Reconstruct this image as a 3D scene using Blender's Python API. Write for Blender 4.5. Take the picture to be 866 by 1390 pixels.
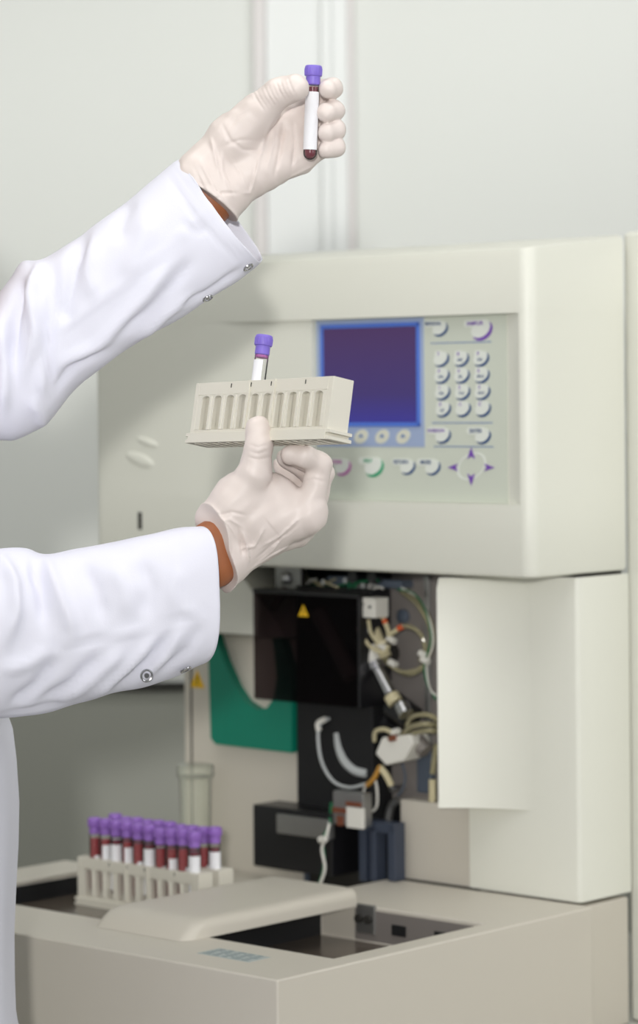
import bpy, bmesh, math, random
import numpy as np
from mathutils import Vector, Matrix, noise
random.seed(4)
for o in list(bpy.data.objects): bpy.data.objects.remove(o)
SC = bpy.context.scene
COL = SC.collection
# ------------------------------------------------------------------ camera
F = 3820.; PX, PY = 433., 543.; ROLL = math.radians(-.5); ZC = 1.53
cd = bpy.data.cameras.new('camera'); cam = bpy.data.objects.new('camera', cd); COL.objects.link(cam)
cd.sensor_fit = 'HORIZONTAL'; cd.sensor_width = 36; cd.lens = F / 866 * 36
cd.shift_y = -(695 - PY) / 866; cd.clip_start = .05
cam.matrix_world = Matrix.Translation((0, 0, ZC)) @ Matrix.Rotation(math.pi/2, 4, 'X') @ Matrix.Rotation(ROLL, 4, 'Z')
cd.dof.use_dof = True; cd.dof.focus_distance = 2.63; cd.dof.aperture_fstop = 8.5
SC.camera = cam
# ------------------------------------------------------------------ light, exposure
W = bpy.data.worlds.new('world'); SC.world = W; W.use_nodes = True
W.node_tree.nodes['Background'].inputs[0].default_value = (.95, .96, 1, 1)
W.node_tree.nodes['Background'].inputs[1].default_value = .32
def area(name, loc, target, sx, sy, power, col=(1, 1, 1)):
    l = bpy.data.lights.new(name, 'AREA'); l.shape = 'RECTANGLE'; l.size = sx; l.size_y = sy; l.energy = power; l.color = col
    o = bpy.data.objects.new(name, l); COL.objects.link(o); o.location = loc
    o.rotation_euler = (Vector(target) - Vector(loc)).to_track_quat('-Z', 'Y').to_euler(); return o
area('key_light', (-.08, -1.7, ZC + .36), (0, 3.2, 1.45), .14, .14, 60, (1, .985, .955))
soft = area('upper_fill', (-.10, -1.7, ZC + .42), (.05, 3.2, 2.1), .14, .14, 3.4, (1, .985, .955)); soft.data.spread = math.radians(50)  # unseen narrow lamp added so brightness falls off towards the bottom
area('ceiling_light', (.2, 2.5, 2.95), (.2, 3.2, 0), 2.2, 1.4, 18, (1, .995, .98))
wash = area('wall_fill', (.2, 4.0, 3.0), (.1, 4.75, 1.9), 3.0, .3, 4.2); wash.data.spread = math.radians(64)  # unseen lamp added to brighten the upper back wall
area('right_fill', (2.4, 1.2, 2.1), (-.2, 3.4, 1.4), 1.2, 1.4, 14, (.95, .98, 1))  # unseen area light from the right for brighter side faces, no window there
area('fill_light', (-1.6, .8, 2.6), (.1, 3.4, 1.6), 1.2, 1.2, 9)
SC.view_settings.view_transform = 'Standard'; SC.view_settings.look = 'None'; SC.view_settings.gamma = 1
SC.view_settings.use_curve_mapping = False; SC.view_settings.exposure = 0.0
# ------------------------------------------------------------------ coordinates
def ray(px, py):
    cx = (px - PX) / F; cy = -(py - PY) / F; c, s = math.cos(ROLL), math.sin(ROLL)
    return np.array([cx*c - cy*s, 1., cx*s + cy*c])
def P(px, py, D): return ray(px, py) * D + np.array([0, 0, ZC])
def proj(p):
    x = p[..., 0] / p[..., 1]; z = (p[..., 2] - ZC) / p[..., 1]; c, s = math.cos(-ROLL), math.sin(-ROLL)
    return PX + (x*c - z*s) * F, PY - (x*s + z*c) * F
TH = math.radians(42.2)
U = np.array([math.cos(TH), -math.sin(TH), 0]); V = np.array([math.sin(TH), math.cos(TH), 0])
_r = ray(788, 1224); K = _r * (-.575 / _r[2]) + np.array([0, 0, ZC]); O0 = np.array([0, 0, ZC])
def locw(p): d = p - K; return np.array([d @ U, d @ V, d[2]])
def wl(l): return K + U*l[0] + V*l[1] + np.array([0, 0, l[2]])
def onY(px, py, y):
    r = ray(px, py); t = (y - (O0 - K) @ V) / (r @ V); return locw(O0 + r*t)
def onX(px, py, x):
    r = ray(px, py); t = (x - (O0 - K) @ U) / (r @ U); return locw(O0 + r*t)
def onZ(px, py, z):
    r = ray(px, py); t = (K[2] + z - ZC) / r[2]; return locw(O0 + r*t)
BENCH = -.155                      # bench top, relative to the sampler's top face
# ------------------------------------------------------------------ materials
def srgb(r, g, b):
    f = lambda c: (c/255/12.92) if c/255 <= .04045 else ((c/255 + .055)/1.055)**2.4
    return (f(r), f(g), f(b), 1)
def mat(name, col, rough=.5, metal=0, spec=.5, bump=0, bscale=200, var=0, vscale=8, emit=None, es=0, coat=0):
    m = bpy.data.materials.new(name); m.use_nodes = True; nt = m.node_tree; b = nt.nodes['Principled BSDF']
    b.inputs['Base Color'].default_value = col; b.inputs['Roughness'].default_value = rough
    b.inputs['Metallic'].default_value = metal; b.inputs['Specular IOR Level'].default_value = spec
    b.inputs['Coat Weight'].default_value = coat
    tc = nt.nodes.new('ShaderNodeTexCoord')
    if bump:
        n = nt.nodes.new('ShaderNodeTexNoise'); n.inputs['Scale'].default_value = bscale; n.inputs['Detail'].default_value = 4
        bp = nt.nodes.new('ShaderNodeBump'); bp.inputs['Strength'].default_value = bump; bp.inputs['Distance'].default_value = .001
        nt.links.new(tc.outputs['Object'], n.inputs['Vector']); nt.links.new(n.outputs['Fac'], bp.inputs['Height']); nt.links.new(bp.outputs[0], b.inputs['Normal'])
    if var:
        n = nt.nodes.new('ShaderNodeTexNoise'); n.inputs['Scale'].default_value = vscale; n.inputs['Detail'].default_value = 5
        mx = nt.nodes.new('ShaderNodeMix'); mx.data_type = 'RGBA'
        mx.inputs[6].default_value = tuple(c*(1 - var) for c in col[:3]) + (1,); mx.inputs[7].default_value = tuple(min(1, c*(1 + var)) for c in col[:3]) + (1,)
        nt.links.new(tc.outputs['Object'], n.inputs['Vector']); nt.links.new(n.outputs['Fac'], mx.inputs[0]); nt.links.new(mx.outputs[2], b.inputs['Base Color'])
    if emit: b.inputs['Emission Color'].default_value = emit; b.inputs['Emission Strength'].default_value = es
    return m
def clear(name, tint, gloss=.15, rough=.05, opac=.0, col=(1, 1, 1, 1)):
    m = bpy.data.materials.new(name); m.use_nodes = True; nt = m.node_tree; nt.nodes.clear()
    out = nt.nodes.new('ShaderNodeOutputMaterial'); t = nt.nodes.new('ShaderNodeBsdfTransparent'); t.inputs[0].default_value = tint
    g = nt.nodes.new('ShaderNodeBsdfGlossy'); g.inputs['Roughness'].default_value = rough
    d = nt.nodes.new('ShaderNodeBsdfDiffuse'); d.inputs[0].default_value = col
    m1 = nt.nodes.new('ShaderNodeMixShader'); m1.inputs[0].default_value = opac
    nt.links.new(t.outputs[0], m1.inputs[1]); nt.links.new(d.outputs[0], m1.inputs[2])
    fr = nt.nodes.new('ShaderNodeLayerWeight'); fr.inputs[0].default_value = gloss
    m2 = nt.nodes.new('ShaderNodeMixShader'); nt.links.new(fr.outputs['Fresnel'], m2.inputs[0])
    nt.links.new(m1.outputs[0], m2.inputs[1]); nt.links.new(g.outputs[0], m2.inputs[2]); nt.links.new(m2.outputs[0], out.inputs[0])
    return m
M = dict(
    case=mat('case_plastic', srgb(227, 227, 216), .42, bump=.08, bscale=900, var=.012, vscale=3),
    case2=mat('case_plastic_warm_shaded', srgb(204, 198, 186), .45, bump=.08, bscale=900, var=.012, vscale=3),  # warmer plastic, also darkened so the colour carries the light falloff low down
    panel=mat('membrane', srgb(208, 213, 200), .38, var=.01),
    frameblue=mat('pale_blue_print', srgb(160, 176, 208), .4, var=.01),
    blue=mat('blue_print_glow', srgb(78, 116, 204), .4, var=.01, emit=srgb(60, 100, 215), es=.06),  # printed border with a faint glow added to its colour
    dkblue=mat('dark_blue_print', srgb(8, 66, 124), .45, var=.01),
    linblue=mat('line_blue_print', srgb(92, 126, 180), .45, var=.01),
    purple=mat('purple_print', srgb(118, 70, 176), .45, var=.01),
    magenta=mat('magenta_print', srgb(190, 96, 176), .45, var=.01),
    green=mat('green_print', srgb(0, 160, 110), .45, var=.01),
    keyw=mat('key_white', srgb(228, 232, 225), .4, var=.01),
    tag=mat('key_tag', srgb(226, 230, 222), .4, var=.01),
    softkey=mat('soft_key', srgb(218, 218, 202), .4, var=.01),
    rack=mat('rack_plastic', srgb(220, 216, 203), .5, bump=.1, bscale=600, var=.02, vscale=20),
    black=mat('black_plastic', srgb(22, 22, 25), .35, var=.1),
    blackm=mat('matte_black', srgb(13, 13, 16), .7, var=.1),
    gap=mat('gap_dark', srgb(40, 38, 34), .8, var=.1),
    plate=mat('mounting_plate', srgb(140, 134, 130), .5, metal=.25, var=.08),
    steel=mat('steel', srgb(190, 190, 192), .22, metal=1, var=.03),
    alu=mat('brushed_aluminium', srgb(160, 160, 158), .38, metal=.8, var=.06, vscale=60),
    navy=mat('navy_metal', srgb(60, 68, 84), .4, var=.08),
    bluegrey=mat('blue_grey_metal', srgb(88, 98, 112), .4, metal=.2, var=.08),
    tealgreen=mat('green_plastic', srgb(0, 124, 100), .45, var=.03),
    hosew=mat('milky_tubing', srgb(186, 190, 190), .3, var=.04),
    white=mat('white_plastic', srgb(228, 226, 218), .4, var=.02),
    paper=mat('paper_label', srgb(238, 238, 242), .7, var=.02),
    cream=mat('cream_tubing', srgb(206, 196, 160), .3, var=.05),
    copper=mat('copper', srgb(150, 92, 70), .4, metal=.6, var=.08),
    orange=mat('orange_ring', srgb(226, 96, 50), .5, var=.05),
    amber=mat('amber_tubing', srgb(190, 140, 60), .3, var=.05),
    wireg=mat('green_wire', srgb(20, 110, 70), .4, var=.05),
    yellow=mat('warning_yellow', srgb(236, 188, 20), .5, var=.02),
    cap=mat('cap_lavender', srgb(128, 108, 205), .42, var=.02),
    cap2=mat('cap_violet', srgb(146, 104, 190), .42, var=.02),
    blood=mat('blood', srgb(112, 18, 42), .18, var=.08, vscale=60),
    blood2=mat('blood_red', srgb(158, 46, 52), .25, var=.12, vscale=60),
    skin=mat('skin', srgb(164, 100, 62), .5, bump=.35, bscale=260, var=.10, vscale=60),
    glove=mat('latex_glove', srgb(227, 215, 209), .45, bump=.12, bscale=130, var=.02, vscale=30),
    coat=mat('lab_coat_cotton', srgb(230, 230, 241), .85, spec=.2, bump=.12, bscale=900, var=.01),
    cloth=mat('grey_trousers', srgb(60, 64, 76), .9, spec=.2, bump=.3, bscale=500, var=.1),
    shoe=mat('black_leather', srgb(26, 24, 24), .4, var=.1),
    hair=mat('dark_hair', srgb(46, 34, 26), .6, bump=.6, bscale=300, var=.25, vscale=80),
    eye=mat('eye_white', srgb(232, 230, 226), .2, var=.02), iris=mat('iris_brown', srgb(60, 38, 22), .2, var=.1), lip=mat('lip', srgb(160, 84, 74), .5, var=.05),
    wall=mat('wall_paint', srgb(215, 217, 212), .8, bump=.15, bscale=300, var=.012, vscale=2),
    trim=mat('trim_paint', srgb(224, 226, 224), .6, var=.01, vscale=2),
    trim2=mat('trim_paint_rose', srgb(212, 208, 206), .6, var=.01, vscale=2),
    dado=mat('grey_dado', srgb(160, 161, 152), .3, var=.05, vscale=3),
    floor=mat('vinyl_floor', srgb(120, 120, 116), .4, var=.08, vscale=6),
    bench=mat('bench_laminate', srgb(190, 188, 180), .35, var=.02),
    tray=mat('smoked_tray', srgb(92, 83, 74), .14, var=.12, vscale=14),
    glass=clear('clear_glass', (.97, .97, .97, 1), .2, .03, .04),
    smoke=clear('smoked_acrylic', (.42, .37, .38, 1), .10, .08, .12, (.012, .010, .012, 1)),
    cuppl=clear('frosted_cup', (.97, .98, .95, 1), .12, .25, .22, srgb(226, 228, 214)),
    tubing=clear('clear_tubing', (.86, .83, .68, 1), .35, .12, .45, srgb(206, 198, 160)),
)
# screen: a lit liquid-crystal panel, violet towards the top and blue towards the bottom
def screen_mat():
    m = mat('screen_glow', srgb(50, 40, 80), .12); nt = m.node_tree; b = nt.nodes['Principled BSDF']
    tc = nt.nodes.new('ShaderNodeTexCoord'); sp = nt.nodes.new('ShaderNodeSeparateXYZ'); nt.links.new(tc.outputs['Generated'], sp.inputs[0])
    r = nt.nodes.new('ShaderNodeValToRGB'); r.color_ramp.elements[0].color = srgb(52, 50, 150); r.color_ramp.elements[1].color = srgb(74, 46, 92)
    e = r.color_ramp.elements.new(.3); e.color = srgb(62, 48, 112)
    nt.links.new(sp.outputs['Z'], r.inputs[0]); nt.links.new(r.outputs[0], b.inputs['Emission Color']); b.inputs['Emission Strength'].default_value = .75
    b.inputs['Base Color'].default_value = (.02, .015, .04, 1); return m
M['screen'] = screen_mat()
# ------------------------------------------------------------------ object helpers
OFF = {}
def link(name, me, m, parent=None, smooth=True, bevel=0, seg=2):
    if parent is not None and parent in OFF: pass
    o = bpy.data.objects.new(name, me); COL.objects.link(o)
    if m is not None: me.materials.append(M[m] if isinstance(m, str) else m)
    if parent is not None: o.parent = parent
    if smooth and len(me.polygons): me.polygons.foreach_set('use_smooth', [True]*len(me.polygons))
    if bevel:
        b = o.modifiers.new('bevel', 'BEVEL'); b.width = bevel; b.segments = seg; b.limit_method = 'ANGLE'; b.angle_limit = math.radians(40); b.harden_normals = True
    elif smooth == 'auto': pass
    return o
def root_off(p):
    while p is not None:
        if p.name in OFF: return OFF[p.name]
        p = p.parent
    return Vector((0, 0, 0))
class MB:
    def __init__(s): s.v = []; s.f = []; s.sm = []
    def add(s, vs, fs, sm=False):
        n = len(s.v); s.v += [tuple(v) for v in vs]; s.f += [tuple(i + n for i in f) for f in fs]; s.sm += [sm]*len(fs); return s
    def box(s, x0, x1, y0, y1, z0, z1):
        if x0 > x1: x0, x1 = x1, x0
        if y0 > y1: y0, y1 = y1, y0
        if z0 > z1: z0, z1 = z1, z0
        return s.add([(x0, y0, z0), (x1, y0, z0), (x1, y1, z0), (x0, y1, z0), (x0, y0, z1), (x1, y0, z1), (x1, y1, z1), (x0, y1, z1)],
                     [(0, 3, 2, 1), (4, 5, 6, 7), (0, 1, 5, 4), (1, 2, 6, 5), (2, 3, 7, 6), (3, 0, 4, 7)])
    def loft(s, rings, caps=True, sm=False):
        n = len(rings[0]); vs = [p for r in rings for p in r]; fs = []
        for k in range(len(rings) - 1):
            for i in range(n):
                j = (i + 1) % n; fs.append((k*n + i, k*n + j, (k+1)*n + j, (k+1)*n + i))
        s.add(vs, fs, sm)
        if caps:
            m = len(s.v) - len(vs)
            s.f += [tuple(m + i for i in reversed(range(n))), tuple(m + (len(rings)-1)*n + i for i in range(n))]; s.sm += [False, False]
        return s
    def prism(s, plan, z0, z1): return s.loft([[(x, y, z0) for x, y in plan], [(x, y, z1) for x, y in plan]])
    def tube(s, pts, r, n=10, sm=True, caps=True):
        pts = [Vector(p) for p in pts]; rs = r if isinstance(r, (list, tuple)) else [r]*len(pts); rings = []; nrm = None
        for i, p in enumerate(pts):
            t = (pts[min(i+1, len(pts)-1)] - pts[max(i-1, 0)])
            t = t.normalized() if t.length > 0 else Vector((0, 0, 1))
            if nrm is None: nrm = t.orthogonal().normalized()
            nrm = (nrm - t*nrm.dot(t)).normalized(); b = t.cross(nrm)
            rings.append([p + (nrm*math.cos(a) + b*math.sin(a))*rs[i] for a in [2*math.pi*k/n for k in range(n)]])
        return s.loft(rings, caps, sm)
    def lathe(s, prof, n=24, c=(0, 0, 0)):
        rings = [[(c[0] + r*math.cos(2*math.pi*k/n), c[1] + r*math.sin(2*math.pi*k/n), c[2] + z) for k in range(n)] for r, z in prof]
        return s.loft(rings, True, True)
    def build(s, name, m, parent=None, bevel=0, seg=2):
        off = root_off(parent)
        me = bpy.data.meshes.new(name); me.from_pydata([(a - off[0], b - off[1], c - off[2]) for a, b, c in s.v], [], s.f)
        me.polygons.foreach_set('use_smooth', s.sm if not bevel else [True]*len(s.sm))
        o = bpy.data.objects.new(name, me); COL.objects.link(o); me.materials.append(M[m])
        bmm = bmesh.new(); bmm.from_mesh(me); bmesh.ops.recalc_face_normals(bmm, faces=bmm.faces); bmm.to_mesh(me); bmm.free()
        if not bevel: me.set_sharp_from_angle(angle=math.radians(38))
        if parent is not None: o.parent = parent
        if bevel:
            b = o.modifiers.new('bevel', 'BEVEL'); b.width = bevel; b.segments = seg; b.limit_method = 'ANGLE'; b.angle_limit = math.radians(35); b.harden_normals = True
        return o
def smooth_path(pts, n=6):
    pts = [Vector(p) for p in pts]; out = []
    for i in range(len(pts) - 1):
        a, b, c, d = pts[max(i-1, 0)], pts[i], pts[i+1], pts[min(i+2, len(pts)-1)]
        for k in range(n):
            t = k / n; out.append(.5*((2*b) + (c - a)*t + (2*a - 5*b + 4*c - d)*t*t + (3*b - a - 3*c + d)*t**3))
    out.append(pts[-1]); return out
def thing(name, label, cat, loc=(0, 0, 0), rotz=0, group=None, off=(0, 0, 0)):
    o = bpy.data.objects.new(name, None); COL.objects.link(o); o.location = loc; o.rotation_euler = (0, 0, rotz); o.empty_display_size = .05
    o['label'] = label; o['category'] = cat
    if group: o['group'] = group
    OFF[o.name] = Vector(off); return o
def local_thing(name, label, cat, off):
    return thing(name, label, cat, tuple(wl(off)), -TH, off=off)
def struct(name, mb, m, bevel=0):
    o = mb.build(name, m, None, bevel); o['kind'] = 'structure'; return o
def dup(root, label=None, group=None):
    r = root.copy(); COL.objects.link(r)
    if label: r['label'] = label
    if group: r['group'] = group
    for ch in list(root.children):
        c = ch.copy(); COL.objects.link(c); c.parent = r
        for g in ch.children:
            d = g.copy(); COL.objects.link(d); d.parent = c
    return r
def text_part(name, body, size, m, parent, pos, font_scale=1., shear=0):
    """printed letters lying on a vertical face (local XZ plane), centred at pos"""
    cu = bpy.data.curves.new('t', 'FONT'); cu.body = body; cu.size = size; cu.align_x = 'CENTER'; cu.align_y = 'CENTER'; cu.extrude = .00005; cu.offset = size*.02
    t = bpy.data.objects.new('t', cu); COL.objects.link(t); bpy.context.view_layer.update()
    me = bpy.data.meshes.new_from_object(t.evaluated_get(bpy.context.evaluated_depsgraph_get())); bpy.data.objects.remove(t)
    off = root_off(parent); sc = Matrix.Diagonal((font_scale, 1, 1, 1))
    me.transform(Matrix.Translation(Vector(pos) - off) @ Matrix.Rotation(math.pi/2, 4, 'X') @ sc)
    me.materials.clear(); me.materials.append(M[m])
    o = bpy.data.objects.new(name, me); COL.objects.link(o); o.parent = parent; return o
# ================================================================== ROOM
WY = 4.75
struct('wall_back', MB().box(-2.6, 2.6, WY, WY + .1, 0, 3.1), 'wall')
struct('wall_left', MB().box(-2.7, -2.6, -1.2, WY + .1, 0, 3.1), 'wall')
struct('wall_right', MB().box(2.6, 2.7, 2.6, WY + .1, 0, 3.1), 'wall')
struct('floor', MB().box(-2.7, 2.7, -1.2, WY + .1, -.05, 0), 'floor')
struct('ceiling', MB().box(-2.7, 2.7, 1.6, WY + .1, 3.1, 3.15), 'wall')
def wx(px): return P(px, 200, WY)[0]
struct('trim_1', MB().box(wx(362), wx(478), WY - .012, WY, .1, 3.1), 'trim', .003)        # pale frame post
struct('trim_2', MB().box(wx(345), wx(362), WY - .02, WY, .1, 3.1), 'trim2', .003)
struct('trim_3', MB().box(wx(436), wx(452), WY - .026, WY - .012, .1, 3.1), 'trim', .003)
struct('trim_4', MB().box(wx(472), wx(482), WY - .018, WY, .1, 3.1), 'trim2', .003)
zd = P(240, 925, WY)[2]
struct('trim_5', MB().box(-2.6, 2.6, WY - .02, WY, .1, zd - .012), 'dado')
struct('trim_6', MB().box(-2.6, 2.6, WY - .03, WY, zd - .012, zd), 'gap', .002)
struct('baseboard_back', MB().box(-2.6, 2.6, WY - .03, WY, 0, .1), 'dado', .004)
# ------------------------------------------------------------------ laboratory bench
bench = local_thing('laboratory_bench', 'long pale laboratory bench carrying the beige analyser', 'bench', (-.1, 0, -K[2]))
zt = BENCH
MB().box(-1.05, 1.0, -.62, .55, zt - .035, zt).build('worktop', 'bench', bench, .004)
for x0 in (-1.0, -.36, .28):
    c = MB().box(x0, x0 + .6, -.56, .5, -K[2] + .09, zt - .035).build('cabinet_carcass', 'case2', bench, .002)
    MB().box(x0 + .01, x0 + .295, -.58, -.56, -K[2] + .1, zt - .045).build('cabinet_door', 'case', bench, .002)
    MB().box(x0 + .305, x0 + .59, -.58, -.56, -K[2] + .1, zt - .045).build('cabinet_door', 'case', bench, .002)
MB().box(-1.0, .88, -.5, .48, -K[2], -K[2] + .09).build('plinth', 'gap', bench)
# ================================================================== ANALYSER
an = local_thing('blood_analyser', 'large beige blood analyser with keypad, violet screen and open front full of tubing', 'machine', (-.35, 0, BENCH))
YF = -.085; BK = .093
def arc(cx, cy, r, a0, a1, n): return [(cx + r*math.cos(math.radians(a0 + (a1-a0)*i/n)), cy + r*math.sin(math.radians(a0 + (a1-a0)*i/n))) for i in range(n+1)]
def plan(front, left=-.713, r=.016, ins=0):
    """front: list of (x,y) on the front from left to right; then the rounded right corner and the back"""
    pts = [(left + ins, BK)] + arc(left + r, YF + r, r - ins, 180, 270, 5) + front + arc(-r, YF + r, r - ins, 270, 360, 8) + [(-ins, BK)]
    return pts
flat = []
mb = MB()
def topz(x, y, z): return z + .105*(y - YF)
# bottom band, with a small rounded lower lip
mb.loft([[(x, y, z) for x, y in plan([], ins=i)] for i, z in ((.007, .3725), (.002, .3745), (0, .379), (0, .455))])
mb.loft([[(x, y, z if k < 1 else topz(x, y, z)) for x, y in plan([], ins=i)] for k, (i, z) in enumerate(((0, .671), (0, .738), (.002, .7435), (.007, .746)))])
tr = [(-.487, YF), (-.336, YF + .007), (-.336, YF + .014), (-.043, YF + .014), (-.014, YF)]
mb.prism(plan(tr), .4548, .6712)
mb.build('upper_housing', 'case', an)
YP = YF + .0128
# control membrane
MB().box(-.3355, -.0435, YP, YP + .0016, .4555, .6705).build('control_panel', 'panel', an)
def pos(px, py, y=YP): q = onY(px, py, y); return q[0], q[2]
def quad(pts, y, t, name, m, parent):
    pl = [pos(*p, y) for p in pts]
    return MB().loft([[(x, y, z) for x, z in pl], [(x, y + t, z) for x, z in pl]]).build(name, m, parent)
x0, z0 = pos(431, 606); x1, z1 = pos(575, 431)
sur = MB().box(x0, x1, YP - .0006, YP, z0, z1).build('screen_surround', 'frameblue', an)
xa, za = pos(437, 579); xb, zb = pos(570, 437)
fr = MB()
bw = .0048
fr.box(xa, xb, YP - .0022, YP - .0004, za, za + bw).box(xa, xb, YP - .0022, YP - .0004, zb - bw, zb).box(xa, xa + bw, YP - .0022, YP - .0004, za, zb).box(xb - bw, xb, YP - .0022, YP - .0004, za, zb)
fr.build('screen_border', 'blue', an, .0006)
MB().box(xa + bw*.9, xb - bw*.9, YP - .0014, YP - .0003, za + bw*.9, zb - bw*.9).build('screen', 'screen', an)
# keys
def ell(cx, cz, a, b, rot, y, t, mbx, n=28):
    c, s = math.cos(rot), math.sin(rot)
    pl = [(cx + a*math.cos(w)*c - b*math.sin(w)*s, cz + a*math.cos(w)*s + b*math.sin(w)*c) for w in [2*math.pi*k/n for k in range(n)]]
    mbx.loft([[(x, y, z) for x, z in pl], [(x, y - t, z) for x, z in pl]])
def pill(cx, cz, w, h, y, t, mbx):
    r = h/2; pl = [(cx + w/2 - r + r*math.cos(a), cz + r*math.sin(a)) for a in [math.radians(-90 + 180*k/8) for k in range(9)]] + \
        [(cx - w/2 + r + r*math.cos(a), cz + r*math.sin(a)) for a in [math.radians(90 + 180*k/8) for k in range(9)]]
    mbx.loft([[(x, y, z) for x, z in pl], [(x, y - t, z) for x, z in pl]])
ROT = math.radians(24)
def key(px, py, ring='dkblue', sz=1., big=None, tagw=.017, tx=-.004, tz=.005, cap1=None, cap2=None, c1='purple', c2='dkblue', capsize=.0060, lab=None):
    x, z = pos(px, py); m = MB(); ell(x, z, .0108*sz, .0072*sz, ROT, YP, .0011, m)
    k = m.build('key', 'keyw', an)
    if lab: k['label'] = lab
    m = MB(); ell(x + .0017*sz, z - .0019*sz, .0113*sz, .0077*sz, ROT, YP, .0006, m); m.build('key_ring', ring, k)
    m = MB(); pill(x + tx, z + tz, tagw, .0085, YP, .0008, m); m.build('key_tag', 'tag', k)
    if cap1: text_part('caption', cap1, capsize, c1, k, (x + tx, YP - .0014, z + tz), 1.0)
    if cap2: text_part('caption', cap2, .0044, c2, k, (x - .0002, YP - .0014, z - .0020), 1.0)
key(597, 445, tagw=.028, tx=-.009, cap1='MANUAL', c1='dkblue', lab='key captioned MANUAL')
key(653, 446, 'purple', 1.35, tagw=.034, tx=-.008, tz=.006, cap1='SAMPLER', c1='purple', lab='large violet-ringed key captioned SAMPLER')
nums = [('7', ''), ('8', 'ABC'), ('9', 'DEF'), ('4', 'GHI'), ('5', 'JKL'), ('6', 'MNO'), ('1', 'PRS'), ('2', 'TUV'), ('3', 'WXY'), ('0', 'QZ'), ('-/.', ''), ('C', '')]
for i, (a, b) in enumerate(nums):
    r_, c_ = divmod(i, 3)
    key(598.5 + c_*27 + r_*.9, 486.5 + r_*22.7 - c_*.3, tagw=.012, tx=-.003, tz=.0048, cap1=a, cap2=b or None, lab='number key %s' % a)
key(601, 590.5, tagw=.028, tx=-.009, cap1='NUM/ALPH', c1='purple', capsize=.0052, lab='key captioned NUM/ALPH')
key(655, 591, tagw=.028, tx=-.009, cap1='ENTER', c1='dkblue', lab='key captioned ENTER')
key(465, 633, 'magenta', 1.1, tagw=.030, tx=-.010, cap1='INTERR', c1='magenta', lab='pink-ringed key left of HELP')
key(507, 632.5, 'green', 1.3, tagw=.030, tx=-.008, tz=.006, cap1='HELP', c1='green', lab='large green-ringed key captioned HELP')
key(553, 633, tagw=.028, tx=-.009, cap1='RETURN', c1='dkblue', lab='key captioned RETURN')
key(587, 633.5, tagw=.028, tx=-.009, cap1='MORE', c1='dkblue', lab='key captioned MORE')
for i, px in enumerate((491, 519.5, 548)):
    x, z = pos(px, 592.5); m = MB(); ell(x, z, .0112, .0078, ROT, YP - .0005, .0008, m); k = m.build('soft_key', 'softkey', an)
    MB().loft([[(x - .004, YP - .0014, z - .001), (x + .004, YP - .0014, z - .001), (x, YP - .0014, z + .0035)], [(x - .004, YP - .0017, z - .001), (x + .004, YP - .0017, z - .001), (x, YP - .0017, z + .0035)]]).build('arrow_mark', 'linblue', k)
for (a, b) in (((585, 466), (667, 464.5)), ((587, 574), (669, 574)), ((589, 606), (670, 606.5))):
    p, q = pos(*a), pos(*b); MB().box(p[0], q[0], YP - .0004, YP, p[1] - .0005, p[1] + .0005).build('divider_line', 'linblue', an)
# arrow pad: pale ring and four violet arrowheads
x, z = pos(640, 633); rg = MB(); n = 40; c_, s_ = math.cos(ROT), math.sin(ROT); vo = []; vi = []
for k in range(n):
    w = 2*math.pi*k/n
    for L_, A, B in ((vo, .0225, .0145), (vi, .0200, .0125)): L_.append((x + A*math.cos(w)*c_ - B*math.sin(w)*s_, z + A*math.cos(w)*s_ + B*math.sin(w)*c_))
vs = [(a, YP - .0006, b) for a, b in vo] + [(a, YP - .0006, b) for a, b in vi] + [(a, YP, b) for a, b in vo] + [(a, YP, b) for a, b in vi]
fs = []
for k in range(n):
    j = (k + 1) % n; fs += [(k, j, n + j, n + k), (k, 2*n + k, 2*n + j, j), (n + k, n + j, 3*n + j, 3*n + k), (2*n + k, 3*n + k, 3*n + j, 2*n + j)]
pad = rg.add(vs, fs).build('arrow_pad', 'keyw', an)
for (px, py, a) in ((640, 616, 90), (640, 650, -90), (616, 634.5, 180), (664, 634.5, 0)):
    cx, cz = pos(px, py); s = .0085 if a in (0, 180) else .0075; w_ = .0042 if a in (0, 180) else .0055
    pl = [(s, 0), (-s*.8, w_), (-s*.35, 0), (-s*.8, -w_)]; ca, sa = math.cos(math.radians(a)), math.sin(math.radians(a))
    pl = [(cx + u*ca - v*sa, cz + u*sa + v*ca) for u, v in pl]
    MB().loft([[(u, YP - .0004, v) for u, v in pl], [(u, YP - .001, v) for u, v in pl]]).build('arrowhead', 'purple', pad)
# embossed marks and slot at the left of the housing
for (px, py, a, b) in ((200, 600, .021, .0055), (190, 624, .027, .009)):
    q = onY(px, py, YF); m = MB(); n = 28; rings = []
    for sc_, yy in ((1, YF + .001), (.85, YF - .0013), (.55, YF - .0024), (.15, YF - .0028)):
        rings.append([(q[0] + a*sc_*math.cos(w), yy, q[2] + b*sc_*math.sin(w) - .22*a*sc_*math.cos(w)) for w in [2*math.pi*k/n for k in range(n)]])
    m.loft(rings, True, True).build('embossed_mark', 'case', an)
q = onY(190, 707, YF); MB().box(q[0] - .0035, q[0] + .0035, YF - .0006, YF + .002, q[2] - .011, q[2] + .011).build('slot', 'gap', an, .0004)
# lower left column with green insert
q0 = onY(250, 950, 0)[0]; q1 = onY(415, 950, 0)[0]
m = MB().box(q0, q1, 0, BK, BENCH, .2775)
m.build('lower_column', 'case2', an, .002)
MB().box(q0 + .012, q0 + .0145, -.0008, .004, BENCH + .01, .27).build('column_groove', 'gap', an)
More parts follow.
